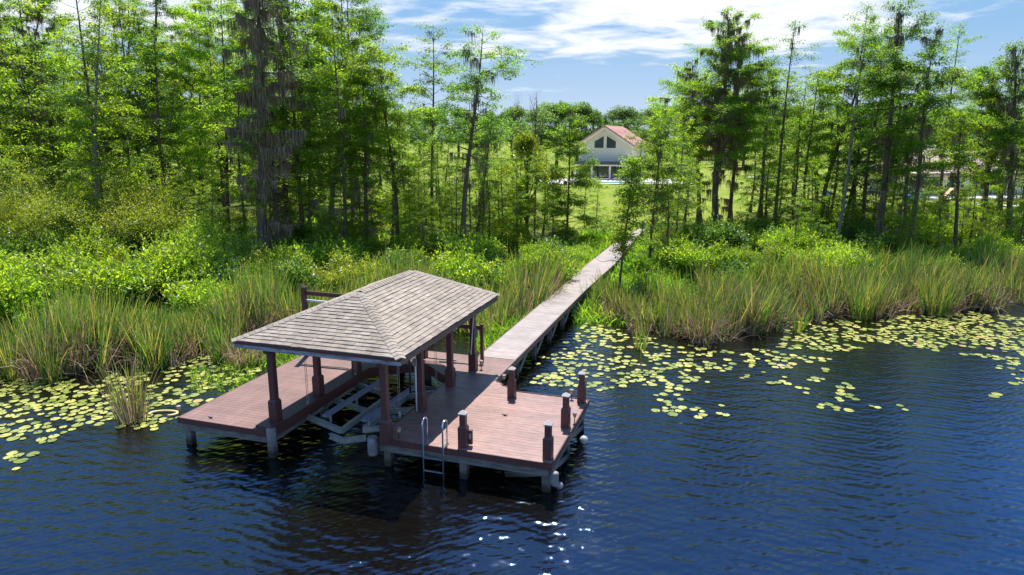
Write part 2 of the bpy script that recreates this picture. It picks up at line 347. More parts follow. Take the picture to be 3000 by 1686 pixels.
w = MB().add([(-900,-60,0),(900,-60,0),(900,90,0),(-900,90,0)], [(0,1,2,3)]).build('water', M['water']); tag(w, kind='structure')

# ------------------------------------------------------------------ dock
HD = .82
UL, UR, UB = 13.52, 14.05, 20.92                 # front of the left and right wings, back edge
VL0, VSL, VSR, VR1 = -13.9, -10.85, -8.12, -3.62
def slip_v(u):                                   # slip opening at distance u: (left, right) or None
    if u < 18.45: return VSL, VSR
    if u < 19.35: return VSL+(u-18.45)*1.35, VSR-(u-18.45)*.95
    return None
BW, GAP = .138, .007
def boards(mb, u0, u1, v0, v1, fn=None, zt=HD, th=.03):
    u = u0
    while u < u1-.02:
        e = min(u+BW, u1)
        a, b = (v0, v1) if fn is None else fn((u+e)/2)
        if b-a > .02: mb.box(a, b, u, e, zt-th, zt)
        u = e+GAP
    return mb
dk = dthing('dock', 'U-shaped brown boat dock on grey piles with an open slip and square swim platform', 'dock', UL, -9.5, 0)
mb = MB(); boards(mb, UL+.03, 19.36, VL0+.03, VSL, lambda u: (VL0+.03, -11.58))
boards(mb, UL+.03, 19.36, VL0+.03, VSL, lambda u: (-11.573, (slip_v(u) or (-9.6, 0))[0]-.02))
mb.build('deck', M['deck'], dk)
mb = MB(); boards(mb, 19.365, UB, VL0+.03, -6.74); mb.build('deck', M['deck'], dk)
def rfn(u):
    s = slip_v(u); a = s[1] if s else -9.6
    b = VR1-.03 if u < 18.18 else -6.74+max(0, 18.86-u)*1.35
    return a+.01, min(b, VR1-.03)
mb = MB(); boards(mb, UR+.03, 19.36, 0, 0, rfn); mb.build('deck', M['deck_pale'], dk)
# fascia boards
f = MB(); f.box(VL0, -11.36, UL, UL+.03, HD-.16, HD+.002); f.build('fascia', M['brown'], dk)
f = MB(); f.box(VSR-.06, VR1, UR, UR+.03, HD-.16, HD+.002); f.build('fascia', M['brown'], dk)
f = MB(); f.box(VR1-.03, VR1, UR+.03, 18.18, HD-.15, HD+.002); f.build('fascia', M['brown'], dk)
f = MB(); f.box(VL0, VL0+.03, UL+.03, UB+.03, HD-.15, HD+.002); f.build('fascia', M['brown'], dk)
f = MB(); f.box(VL0+.03, -8.1, UB, UB+.03, HD-.15, HD+.002); f.box(-5.85, VR1, 18.19, 18.22, HD-.15, HD+.002)
f.bar((-6.74,18.88,HD-.07),(-5.85,18.2,HD-.07),.03,.15); f.build('fascia', M['brown'], dk)
f = MB(); f.box(VSR-.03, VSR, UR+.03, 18.45, HD-.15, HD+.001); f.bar((VSR,18.46,HD-.075),(-8.97,19.36,HD-.075),.03,.15); f.build('fascia', M['brown'], dk)
# raised curb round the slip
cz0, cz1 = HD-.18, HD+.12
mb = MB()
def curb(outer, inner): 
    for i in range(len(outer)-1):
        mb.prism([outer[i], outer[i+1], inner[i+1], inner[i]][::-1], cz0, cz1)
curb([(-11.36,UL-.005),(-11.36,18.62),(-9.93,19.62),(-9.0,19.66),(-8.02,18.86)], [(-10.86,UL-.005),(-10.86,18.37),(-9.75,19.17),(-9.12,19.2),(-8.3,18.5)])
mb.build('curb', M['brown'], dk)
# grey stringers and joists
s = MB()
s.box(VL0+.1, -10.95, UL+.06, UL+.11, HD-.36, HD-.17); s.build('stringer', M['grey_wood'], dk)
s = MB(); s.box(VSR-.02, VR1-.1, UR+.06, UR+.11, HD-.37, HD-.17)
s.build('stringer', M['grey_wood'], dk)
s = MB()
for v in (VL0+.08, -12.4, -10.98): s.box(v, v+.05, UL+.12, 18.4, HD-.34, HD-.04)
s.build('joist', M['grey_wood'], dk)
s = MB()
for v in (VSR+.04, -5.9, VR1-.1): s.box(v, v+.05, UR+.12, 18.1, HD-.34, HD-.04)
s.box(-9.0, -3.7, 18.12, 18.17, HD-.34, HD-.16)
s.build('joist', M['grey_wood'], dk)
s = MB(); s.box(VL0+.08, -6.8, UB-.1, UB-.05, HD-.34, HD-.04); s.box(VL0+.08, -8, 19.7, 19.75, HD-.34, HD-.04); s.build('joist', M['grey_wood'], dk)
PILES = [(13.74,-13.72),(13.78,-11.1),(14.3,-7.98),(14.28,-5.9),(14.3,-3.82),(16.1,-13.72),(18.3,-13.72),(20.7,-13.72),(16.0,-10.98),(18.1,-10.98),(20.7,-10.9),
         (16.2,-8.0),(18.2,-8.0),(20.7,-8.0),(16.2,-3.82),(18.0,-3.82),(16.2,-5.9),(18.0,-5.9),(19.9,-9.5)]
for i, (u, v) in enumerate(PILES):
    m_ = MB().frust(v, u, .19, .19, -1.2, HD-.17 if i > 4 else HD-.12)
    m_.build('pile', M['grey_wood'], dk, bevel=.015)
b = MB().bar((-4.95, 14.6, .08), (-3.95, 14.34, .40), .05, .14); b.build('brace', M['grey_wood'], dk)
b = MB().bar((-3.72, 14.4, .5), (-3.72, 16.1, .05), .05, .13); b.bar((-3.72, 16.3, .5), (-3.72, 17.9, .1), .05, .13); b.build('brace', M['grey_wood'], dk)
# pale corner bumpers fixed to the piles
def bumper(u, v, z0, z1, r, name='corner_bumper'):
    return MB().lathe(v, u, [(r*.8, z0), (r, z0+.04), (r, z1-.05), (r*.85, z1-.01), (r*.5, z1)], 14).build(name, M['dirtywhite'], dk, smooth=True)
bumper(13.56,-10.93,.40,.92,.12); bumper(14.02,-8.27,.36,.86,.13); bumper(14.08,-3.56,.28,.62,.09)
# cleats
for (u, v) in [(13.75,-13.0),(16.35,-5.55)]:
    c = dthing('cleat', 'small dark cleat on the left deck near its front edge' if v < -9 else 'small dark cleat in the middle of the pale swim platform', 'cleat', u, v, HD)
    MB().box(v-.03, v+.03, u-.015, u+.015, HD, HD+.03).build('base', M['dark'], c); MB().tube([(v-.08,u,HD+.035),(v+.08,u,HD+.035)], .012, 6).build('horn', M['dark'], c)

# ------------------------------------------------------------------ boardwalk
bw = dthing('boardwalk', 'long narrow grey-brown boardwalk running from the dock through the cattails to the lawn', 'boardwalk', UB, -7.4, 0)
WALK = [(18.9,-8.06,-6.74),(32,-8.06,-6.76),(40,-8.1,-6.6),(47,-8.0,-6.78),(51,-7.75,-6.95),(56,-7.4,-6.85)]
def wv(u):
    us = [a[0] for a in WALK]; return float(np.interp(u, us, [a[1] for a in WALK])), float(np.interp(u, us, [a[2] for a in WALK]))
mb = MB(); boards(mb, UB+.035, 56, 0, 0, wv, zt=HD+.002); mb.build('deck_boards', M['walk'], bw)
for side in (0, 1):
    f = MB()
    us = [21.0 if side == 0 else 18.92]+[a[0] for a in WALK[1:]]
    for a, b_ in zip(us[:-1], us[1:]):
        o = .02 if side else -.02
        f.bar((wv(a)[side]+o, a, HD-.09), (wv(b_)[side]+o, b_, HD-.09), .035, .2)
    f.build('edge_board', M['fascia_brown'] if side else M['brown'], bw)
    f = MB()
    for a, b_ in zip(us[:-1], us[1:]):
        o = -.12 if side else .12
        f.bar((wv(a)[side]+o, a+.1, HD-.16), (wv(b_)[side]+o, b_, HD-.16), .05, .24)
    f.build('stringer', M['grey_wood'], bw)
u = 21.3
while u < 47:
    for side in (0, 1):
        v = wv(u)[side]+(-.07 if side else .07)
        MB().frust(v, u, .15, .15, -1.2, HD-.2).build('pile', M['grey_wood'], bw, bevel=.01)
    a, b_ = wv(u)
    if u < 40: MB().bar((a+.1,u+.11,.1),(b_-.1,u+.11,.62),.04,.14).bar((b_+.03,u+.02,.28),(b_+.03,u+.9,.68),.04,.12).build('brace', M['grey_wood'], bw)
    MB().box(a-.04, b_+.06, u-.12, u-.08, HD-.42, HD-.24).build('crossbeam', M['grey_wood'], bw)
    u += 2.2
# lantern box on a post at the landward end
p = W(52.6,-6.75)
lp = dthing('lamp_post', 'dark-topped lantern post at the landward end of the boardwalk', 'lamp', 52.6, -6.7, 0)
MB().frust(-6.7,52.6,.10,.10,.3,1.25).build('post', M['grey_wood'], lp)
MB().frust(-6.7,52.6,.26,.32,1.25,1.62).build('lantern', M['dirtywhite'], lp)
MB().frust(-6.7,52.6,.52,.3,1.62,1.76).build('lantern_cap', M['dark'], lp)

# ------------------------------------------------------------------ boathouse roof
bh = dthing('boathouse', 'open boathouse with brown posts and weathered grey shingle hip roof over the slip', 'boathouse', 17, -9.48, HD)
E0, E1, V0, V1, ZE = 13.52, 20.4, -11.86, -7.13, 3.17
RU0, RU1, RV, ZR = 15.85, 18.98, -9.5, 4.09
def quad(a, b, c, d): return [Vector(x) for x in (a, b, c, d)]
C_ = dict(fl=Vector((V0,E0,ZE)), fr=Vector((V1,E0,ZE)), bl=Vector((V0,E1,ZE)), br=Vector((V1,E1,ZE)), r0=Vector((RV,RU0,ZR)), r1=Vector((RV,RU1,ZR)))
rnd = random.Random(3)
def slope(mb, a, b, c, d, exposure=.142, tab=.24):
    """eave a->b, top edge d->c; overlapping shingle tabs in courses"""
    mid0, mid1 = (a+b)/2, (c+d)/2
    n = (b-a).cross(d-a).normalized()
    e = (b-a).normalized(); upv = n.cross(e).normalized()
    Ht = (d-a).dot(upv); k = round(Ht/exposure); ex = Ht/k
    la = lambda t: a+(d-a)*t; lb = lambda t: b+(c-b)*t
    for i in range(k):
        t0, t1 = i/k, min(1, (i+1.12)/k)
        p0, q0, p1, q1 = la(t0), lb(t0), la(t1), lb(t1)
        x0, x1 = (p0-a).dot(e), (q0-a).dot(e)
        y0, y1 = (p1-a).dot(e), (q1-a).dot(e)
        xs = [x0]; x = x0+tab*rnd.random()+.05
        while x < x1-.06: xs.append(x); x += tab*(.75+.5*rnd.random())
        xs.append(x1)
        for j in range(len(xs)-1):
            g = .006
            xa, xb = xs[j]+g/2, xs[j+1]-g/2
            drop = (rnd.random()-.5)*.018
            base = a+upv*(t0*Ht-drop); top = a+upv*(t1*Ht)
            xa2, xb2 = min(max(xa, y0), y1), min(max(xb, y0), y1)
            th = .020+.012*rnd.random()
            P = [base+e*xa, base+e*xb, top+e*xb2, top+e*xa2]
            V = [q+n*.004 for q in P[2:]]
            vs = [P[0]+n*.001, P[1]+n*.001, P[2]+n*.0, P[3]+n*.0, P[0]+n*th, P[1]+n*th, P[2]+n*.006, P[3]+n*.006]
            mb.add(vs, [(0,3,2,1),(4,5,6,7),(0,1,5,4),(1,2,6,5),(2,3,7,6),(3,0,4,7)])
mb = MB()
slope(mb, C_['fl'], C_['fr'], C_['r0'], C_['r0']); slope(mb, C_['fr'], C_['br'], C_['r1'], C_['r0'])
slope(mb, C_['br'], C_['bl'], C_['r1'], C_['r1']); slope(mb, C_['bl'], C_['fl'], C_['r0'], C_['r1'])
rf = mb.build('shingle_roof', M['shingle'], bh)
def caps(a, b, wid=.13, step=.15):
    mb = MB(); d = (b-a); L_ = d.length; d.normalize(); sd = d.cross(Vector((0,0,1))).normalized(); up = sd.cross(d).normalized()
    n = int(L_/step)
    for i in range(n):
        p = a+d*(i*step-.01); q = a+d*min((i+1.05)*step, L_)
        l0 = .036; l1 = .022; dn = wid*.36 if abs(d.z) < .05 else wid*.28
        vs = [p-sd*wid-up*dn+up*l0, p+up*(l0+.012), p+sd*wid-up*dn+up*l0, q-sd*wid-up*dn+up*l1, q+up*(l1+.012), q+sd*wid-up*dn+up*l1]
        vs += [x-up*.03 for x in vs]
        mb.add(vs, [(0,1,4,3),(1,2,5,4),(6,9,10,7),(7,10,11,8),(0,6,7,1),(1,7,8,2),(3,4,10,9),(4,5,11,10),(0,3,9,6),(2,8,11,5)])
    return mb
for nm, a, b in (('hip_cap','fl','r0'),('hip_cap','fr','r0'),('hip_cap','bl','r1'),('hip_cap','br','r1'),('ridge_cap','r0','r1')):
    caps(C_[a], C_[b]).build(nm, M['shingle'], rf)
# underside, fascia, beams
mb = MB()
for q in (('fl','fr','r0'),('br','bl','r1')):
    mb.add([C_[k]-Vector((0,0,.03)) for k in q], [(0,1,2)])
for q in (('fr','br','r1','r0'),('bl','fl','r0','r1')):
    mb.add([C_[k]-Vector((0,0,.03)) for k in q], [(0,1,2,3)])
mb.build('roof_sheathing', M['grey_wood'], bh)
z0, z1 = ZE-.19, ZE-.01
MB().box(V0+.03, V1-.03, E0+.03, E0+.06, z0, z1-.06).build('fascia', M['fascia'], bh)
MB().box(V0+.01, V1-.01, E0+.005, E0+.027, z1-.075, z1+.012).build('drip_edge', M['brown'], bh)
MB().box(V1-.06, V1-.03, E0+.06, E1-.03, z0, z1).build('fascia', M['fascia_brown'], bh)
MB().box(V0+.03, V0+.06, E0+.06, E1-.03, z0, z1).build('fascia', M['fascia_brown'], bh)
MB().box(V0+.06, V1-.06, E1-.06, E1-.03, z0, z1).build('fascia', M['fascia_brown'], bh)
MB().box(V0+.07, V1-.07, E0+.07, E1-.07, ZE-.13, ZE-.11).build('soffit', M['fascia_brown'], bh)
LP = [(14.0,-11.1),(15.93,-11.08),(18.0,-11.05),(19.85,-9.62)]
RP = [(13.98,-7.85),(15.99,-7.86),(18.03,-7.86),(19.62,-7.74)]
for v in (-11.09, -7.86):
    MB().box(v-.09, v+.09, 13.8, 19.9, 2.80, 3.035).build('beam', M['brown'], bh)
for u in (14.0, 18.0, 19.75): MB().box(-11.0, -7.95, u-.06, u+.06, 2.82, 3.03).build('cross_beam', M['brown'], bh)
for (u, v) in LP+RP:
    zb = HD+.12 if (v < -11 or u == 19.85) else HD
    pp = MB().frust(v, u, .17, .17, zb+.45, 2.80).build('post', M['brown'], bh, bevel=.012)
    s_ = MB().frust(v, u, .245, .245, zb, zb+.52).frust(v, u, .245, .185, zb+.52, zb+.575).build('post_sleeve', M['brown'], pp, bevel=.006)
# conduit on the middle right post
cd = MB().tube([(-7.93,15.86,HD+.02),(-7.93,15.86,2.9)], .022, 8); cd.build('conduit', M['pvc'], bh, smooth=True)
MB().box(-7.99,-7.88,15.80,15.86,2.15,2.36).build('switch_box', M['dirtywhite'], bh)
MB().tube([(-8.28,16.2,1.2),(-8.28,16.2,2.9)], .03, 8).build('hanging_pipe', M['dark'], bh, smooth=True)
MB().tube([(-7.80,19.72-.2,1.0),(-7.64,19.5,2.9)], .016, 6).build('conduit', M['pvc'], bh)
MB().box(-7.66,-7.54,19.5,19.58,1.95,2.2).build('outlet_box', M['dirtywhite'], bh)

# ------------------------------------------------------------------ mooring posts of the swim platform
ML = [(14.3,-5.92,'brown capped mooring post on the platform front edge beside the steel ladder'),
      (14.34,-3.80,'brown capped mooring post at the front right corner of the swim platform'),
      (16.2,-3.83,'brown capped mooring post with a round hole halfway along the right platform edge'),
      (17.98,-3.80,'brown capped mooring post at the far right corner of the swim platform'),
      (17.72,-5.80,'brown capped mooring post at the back platform edge near the boardwalk')]
mp0 = None
for i, (u, v, lab) in enumerate(ML):
    if mp0 is None:
        mp0 = thing('mooring_post', lab, 'post', W(u, v, HD), -YAW, 'mooring posts around the swim platform')
        MB().frust(0, 0, .15, .15, .5, .84).build('shaft', M['brown'], mp0, bevel=.01)
        MB().frust(0, 0, .215, .215, 0, .50).frust(0, 0, .215, .16, .50, .545).build('sleeve', M['brown'], mp0, bevel=.006)
        MB().frust(0, 0, .20, .20, .84, .865).frust(0, 0, .19, .03, .866, .93).build('cap', M['capmetal'], mp0)
    else: o = dup(mp0, W(u, v, HD), -YAW, label=lab)
bx = dthing('outlet_box', 'small brown outlet box on a stub beside the ladder-side mooring post', 'box', 14.42, -5.72, HD)
MB().box(-5.80,-5.71,14.32,14.40,HD+.05,HD+.42).build('housing', M['brown'], bx, bevel=.008); MB().box(-5.78,-5.73,14.312,14.32,HD+.2,HD+.34).build('cover', M['capmetal'], bx)
# dock lights
def light(u, v, lab, z=HD):
    l = thing('dock_light', lab, 'light', W(u, v, z), -YAW, 'small stake lights along the dock')
    MB().tube([(0,0,0),(0,0,.16)], .013, 6).build('stem', M['dark'], l)
    MB().lathe(0, 0, [(.03,.15),(.05,.20),(.052,.26)], 12).build('lens', M['amber'], l, smooth=True)
    MB().lathe(0, 0, [(.065,.262),(.066,.285),(.02,.31)], 12).build('cap', M['dirtywhite'], l)
light(14.2,-7.62,'small amber stake light at the foot of the front right roof post')
light(18.66,-6.36,'small amber stake light on the chamfered platform corner beside the boardwalk')
light(16.5,-3.66,'small amber light beside the post with a hole on the right platform edge')
light(18.1,-4.12,'small amber stake light just left of the far right corner post')
light(19.72,-7.5,'small pale light at the foot of the rear roof post by the boardwalk')
light(13.75,-14.05,'small stake light off the outer corner of the left wing', .75)

# ------------------------------------------------------------------ ladder
ld = dthing('swim_ladder', 'stainless steel swim ladder with looped handrails on the platform front edge', 'ladder', 14.0, -6.55, 0)
for v in (-6.86, -6.33):
    pts = [(v,13.98,-.35),(v,13.98,1.38)]
    for a in range(0, 181, 20): pts.append((v, 14.11-.13*math.cos(R(a)), 1.38+.13*math.sin(R(a))))
    pts += [(v,14.24,HD+.02)]
    MB().tube(pts, .021, 10).build('handrail', M['steel'], ld, smooth=True)
    MB().box(v-.03, v+.03, 13.98, 14.3, HD+.004, HD+.03).build('mounting_plate', M['steel'], ld)
for z in (.53,.28-.09+.0,-.15): MB().box(-6.84,-6.35,13.955,14.005,z-.012,z+.018).build('rung', M['steel'], ld)

# ------------------------------------------------------------------ boat lift
lf = dthing('boat_lift', 'weathered aluminium boat lift cradle with two long bunks hanging in the slip', 'boat lift', 16, -9.5, .5)
def ibeam(mb, a, b, h=.15, w=.10, t=.018):
    a, b = Vector(a), Vector(b)
    for dz in (-h/2+t/2, h/2-t/2): mb.bar(a+Vector((0,0,dz)), b+Vector((0,0,dz)), w, t)
    mb.bar(a, b, t, h-2*t)
ZA, ZB = .60, .52
segs = [('end_beam',(-10.95,15.10,ZA),(-9.62,14.72,ZB)),('beam',(-10.93,15.14,ZA),(-10.93,17.75,ZA)),('end_beam',(-10.93,17.75,ZA),(-9.62,17.4,ZB)),
        ('cross_beam',(-10.93,16.42,ZA-.002),(-9.62,16.1,ZB-.002)),('keel_beam',(-9.6,14.72,ZB),(-9.6,17.4,ZB)),
        ('end_beam',(-9.1,14.95,ZB),(-8.22,15.3,ZA)),('beam',(-8.25,15.35,ZA),(-8.25,17.95,ZA)),('end_beam',(-8.25,17.9,ZA),(-9.05,17.5,ZB)),
        ('cross_beam',(-9.05,16.3,ZB-.003),(-8.25,16.5,ZA-.003)),('keel_beam',(-9.08,15.0,ZB),(-9.05,17.5,ZB)),
        ('tie_beam',(-9.95,14.68,ZB-.17),(-9.45,14.52,ZB-.17)),('tie_beam',(-9.45,14.52,ZB-.17),(-8.95,14.85,ZB-.17))]
for nm, a, b in segs:
    m_ = MB(); ibeam(m_, a, b); m_.build(nm, M['alu'], lf)
for (a, b) in (((-10.15,14.8,.83),(-10.05,17.9,.83)), ((-9.0,14.85,.83),(-8.8,17.95,.83))):
    bk = MB().bar(a, b, .2, .07).build('bunk', M['bunk'], lf, bevel=.02)
    for t in (.08,.5,.9):
        q = Vector(a).lerp(Vector(b), t); MB().bar((q.x,q.y,.55),(q.x,q.y,.795),.05,.05,(0,1,0)).build('bunk_bracket', M['alu'], bk)
for u, v in ((15.2,-10.95),(17.7,-10.93),(15.4,-8.22),(17.85,-8.25)):
    lab = '%s %s steel cable hanging from the roof to the boat lift' % ('front' if u < 16.5 else 'rear', 'left' if v < -9.5 else 'right')
    c = dthing('lift_cable', lab, 'cable', u, v, ZA+.1, 'cables of the boat lift')
    MB().tube([(v-.02,u,1.0),(v-.02,u,2.85)], .007, 5).tube([(v+.03,u,.95),(v+.03,u,2.85)], .007, 5).build('wire', M['cable'], c)
    MB().lathe(v, u, [(.012,.66),(.03,.72),(.018,.78),(.035,.84),(.04,.93),(.012,1.0)], 8).build('hook', M['alu'], c, smooth=True)

# ------------------------------------------------------------------ overhead rail frame, bench, pole
rk = dthing('rail_frame', 'tall brown post-and-rail frame standing along the back of the dock', 'railing', 19.3, -11, HD)
ZT = HD+2.40
MB().frust(-13.72,19.25,.14,.14,HD,ZT).frust(-13.72,19.25,.17,.05,ZT,ZT+.06).build('post', M['brown'], rk)
MB().bar((-13.66,19.27,ZT-.20),(-11.9,19.35,ZT-.24),.05,.14).build('rail', M['brown'], rk)
MB().bar((-13.66,19.27,ZT-.45),(-11.9,19.35,ZT-.49),.04,.05).build('rail', M['pvc'], rk)
MB().bar((-9.3,20.55,HD+1.15),(-7.85,20.6,HD+1.12),.05,.14).bar((-7.8,20.6,HD),(-7.8,20.6,HD+1.25),.1,.1,(0,1,0)).build('rail', M['brown'], rk)
bn = dthing('bench', 'low brown bench on the back left corner of the dock', 'bench', 19.7, -12.9, HD)
MB().prism([(-13.4,19.5),(-12.65,19.5),(-12.35,19.75),(-12.35,20.05),(-13.4,20.05)], HD+.42, HD+.47).build('seat', M['brown'], bn)
for v in (-13.25,-12.6): MB().box(v-.05,v+.05,19.6,19.98,HD,HD+.42).build('leg', M['brown'], bn)
pl = MB().tube([(-10.7,19.85,HD+.14),(-8.5,20.0,HD+.09)], .028, 8); o = pl.build('pole', M['dark'], off=(-9.6,19.9,HD)); o.location = W(19.9,-9.6,HD); o.rotation_euler = (0,0,-YAW)
tag(o, 'dark pole lying across the back of the dock behind the slip', 'pole')

# ------------------------------------------------------------------ floats
def ball(name, lab, u, v, z, r, m):
    mb = MB().lathe(0, 0, [(r*math.cos(R(a)), r*math.sin(R(a))*1.05) for a in range(-85, 86, 17)], 16)
    o = mb.build(name, m, smooth=True); o.location = W(u, v, z); tag(o, lab, 'float', 'pale round floats around the dock'); return o
ball('buoy', 'white round buoy hanging off the right side of the platform', 16.6,-3.42,.32,.11,M['white'])
ball('buoy', 'greyish float on the water behind the front right corner pile', 14.5,-3.55,.06,.09,M['dirtywhite'])
p = at(412, 1043)
fl = thing('float_ring', 'curved yellowish float ring among the lily pads left of the dock', 'float', p)
MB().tube([(.42*math.cos(R(a)), .2*math.sin(R(a)), .03) for a in range(-60, 215, 15)], .04, 8).build('ring', M['yellow'], fl, smooth=True)
# ------------------------------------------------------------------ pool terrace and gabled house
def xat(px, y, z=1.15):                               # world x of photo column px at depth y
    return (px*KP-1500)/2000*(y*math.cos(PITCH)-(z-HC)*math.sin(PITCH))
ZG = 1.15
HY = 116
hx = xat(1520, HY)
t = thing('pool_terrace', 'pale paved pool terrace with a long blue pool before the gabled house', 'terrace', (hx, 106, ZG), 0)
MB().box(-11, 12, -3.0, 9.5, -.6, .12).build('paving', M['paving'], t)
MB().box(-5.6, 6.2, -2.2, 1.2, .124, .15).build('coping', M['paving'], t)
MB().box(-5.2, 5.8, -1.9, .9, .151, .165).build('pool_water', M['pool'], t)
MB().box(-11, 12, -3.12, -3.003, -.6, .10).build('terrace_edge', M['coping'], t)
h = thing('gabled_house', 'cream two-storey house with red tiled gable roof and angular attic windows', 'house', (hx, HY, ZG), R(-20))
ap, ev, hw, dp = 8.7, 5.9, 4.9, 14
w_ = MB().add([(-hw+.4,0,0),(hw-.4,0,0),(hw-.4,0,ev),(0,0,ap-.25),(-hw+.4,0,ev),(-hw+.4,dp,0),(hw-.4,dp,0),(hw-.4,dp,ev),(0,dp,ap-.25),(-hw+.4,dp,ev)],
              [(0,1,2,3,4),(9,8,7,6,5),(1,6,7,2),(5,0,4,9)]); w_.build('wall', M['stucco'], h)
def gable_roof(par, hw, ev, ap, y0, y1, th, m, name='roof'):
    r = MB()
    for s in (-1, 1):
        k = 22; 
        for i in range(k):
            a, b_ = i/k, (i+1)/k
            x0, z0, x1, z1 = s*hw*(1-a), ev+(ap-ev)*a, s*hw*(1-b_), ev+(ap-ev)*b_
            P = [(x0,y0,z0+.05),(x0,y1,z0+.05),(x1,y1,z1),(x1,y0,z1)]; Q = [(x,y,z-th) for x, y, z in P]
            r.add(P+Q, [(0,1,2,3),(7,6,5,4),(0,4,5,1),(1,5,6,2),(2,6,7,3),(3,7,4,0)])
    return r.build(name, m, par)
rf = gable_roof(h, hw+.25, ev-.35, ap+.12, -.9, dp+.5, .12, M['tile'])
for s in (-1, 1):
    MB().bar((s*(hw+.2),-.86,ev-.47),(0,-.86,ap-.02),.12,.2).build('rake_board', M['tile'], h); MB().bar((s*(hw-.05),-.80,ev-.62),(s*.05,-.80,ap-.28),.1,.34).build('rake_trim', M['stucco'], h)
    wn = MB().add([(s*.24,-.03,5.15),(s*1.80,-.03,5.15),(s*1.80,-.03,6.2),(s*.24,-.03,7.1)], [(0,1,2,3) if s > 0 else (3,2,1,0)]).build('attic_window', M['glass'], h)
    fr = MB(); pts = [(s*.19,5.1),(s*1.85,5.1),(s*1.85,6.25),(s*.19,7.2)]
    for i in range(4): fr.bar((pts[i][0],-.06,pts[i][1]),(pts[(i+1)%4][0],-.06,pts[(i+1)%4][1]),.1,.09,(0,1,0))
    fr.build('window_frame', M['stucco'], wn)
MB().box(-4.6,4.3,-2.6,-.02,2.55,2.95).build('porch_roof', M['darkroof'], h)
MB().box(-4.5,4.2,-2.4,-.05,2.28,2.52).build('porch_beam', M['stucco'], h)
MB().box(-4.4,4.1,-.06,-.01,.05,2.2).build('sliding_doors', M['glass'], h)
for x in (-4.4,-1.6,1.4,4.1): MB().frust(x,-2.3,.28,.28,0,2.28).build('porch_column', M['stucco'], h)
# poolside furniture
lg0 = None
for i, (dx, dy, lab) in enumerate([(-4.2,3,'leftmost low dark lounger beyond the pool'),(-2.6,3,'second low dark lounger from the left beyond the pool'),(-.9,3.1,'low dark lounger beyond the middle of the pool'),(1.0,3,'low dark lounger right of the middle beyond the pool'),(2.9,3,'rightmost low dark lounger beyond the pool')]):
    if lg0 is None:
        lg0 = thing('pool_lounger', lab, 'lounger', (hx+dx,106+dy,ZG+.12), 0, 'loungers beyond the pool')
        MB().box(-.7,.7,-.3,.3,.34,.42).build('seat', M['dirtywhite'], lg0)
        for x in (-.6,.55): MB().box(x,x+.07,-.28,.28,0,.34).build('leg', M['dark'], lg0)
    else: dup(lg0, (hx+dx,106+dy,ZG+.12), 0, label=lab)
ch = thing('garden_chair', 'pale yellow garden armchair at the right end of the pool terrace', 'chair', (xat(1895,109),109,ZG+.12), R(20))
MB().box(-.35,.35,-.35,.35,.36,.44).build('seat', M['yellow'], ch); MB().bar((0,.33,.44),(0,.5,1.15),.7,.06,(0,1,0)).build('backrest', M['yellow'], ch)
for x in (-.32,.32): MB().box(x-.03,x+.03,-.33,.33,.62,.67).box(x-.03,x+.03,-.33,-.27,0,.62).box(x-.03,x+.03,.27,.33,0,.62).build('armrest', M['yellow'], ch)
ch.location.x = xat(1640, 109)
# ------------------------------------------------------------------ pink-roofed house at the right
Y2 = 86; x2 = xat(2420, Y2)
h2 = thing('hip_roofed_house', 'low house with pinkish tiled hip roof behind the right-hand cypresses', 'house', (x2, Y2, 1.0), R(8))
MB().box(-6.5,9,0,10,0,2.75).build('wall', M['stucco'], h2)
def hip(par, x0, x1, y0, y1, z0, z1, m, k=16, name='roof'):
    r = MB(); iy = (y1-y0)/2
    for i in range(k):
        a, b_ = i/k, (i+1)/k
        A = [(x0+iy*a, y0+iy*a), (x1-iy*a, y0+iy*a), (x1-iy*a, y1-iy*a), (x0+iy*a, y1-iy*a)]; B = [(x0+iy*b_, y0+iy*b_), (x1-iy*b_, y0+iy*b_), (x1-iy*b_, y1-iy*b_), (x0+iy*b_, y1-iy*b_)]
        za, zb = z0+(z1-z0)*a+.05, z0+(z1-z0)*b_
        for j in range(4):
            c = (j+1) % 4; P = [(*A[j], za), (*A[c], za), (*B[c], zb), (*B[j], zb)]; Q = [(x, y, z-.09) for x, y, z in P]
            r.add(P+Q, [(0,1,2,3),(7,6,5,4),(0,4,5,1),(1,5,6,2),(2,6,7,3),(3,7,4,0)])
    return r.build(name, m, par)
hip(h2, -7.3, 9.8, -.8, 10.8, 2.75, 5.6, M['tile_pale'])
MB().box(-7.25,9.75,-.78,-.74,2.5,2.72).build('gutter', M['dirtywhite'], h2)
for x in (-5.2,-2.2,.8,3.8): MB().box(x,x+2.3,-.05,-.01,.1,2.3).build('patio_door', M['glass'], h2)
MB().box(-7,9,-5,-.02,-.5,.06).build('patio', M['paving'], h2); MB().box(-7,9,-5.12,-5.003,-.5,.05).build('patio_edge', M['coping'], h2)
for x in (-6.4,-1,4.4): MB().frust(x,-.6,.2,.2,.06,2.5).build('patio_column', M['dirtywhite'], h2)
MB().frust(-.8,5.5,.5,.5,4.6,6.1).build('chimney', M['dirtywhite'], h2)
sl = thing('play_slide', 'orange and yellow play slide on the patio of the pink-roofed house', 'slide', (xat(2385,82),82,1.05), .4)
MB().bar((-.8,0,.1),(.5,0,1.1),.45,.06).build('chute', M['orange'], sl); MB().bar((.5,-.2,0),(.5,-.2,1.2),.06,.06,(0,1,0)).bar((.5,.2,0),(.5,.2,1.2),.06,.06,(0,1,0)).build('ladder', M['yellow'], sl)
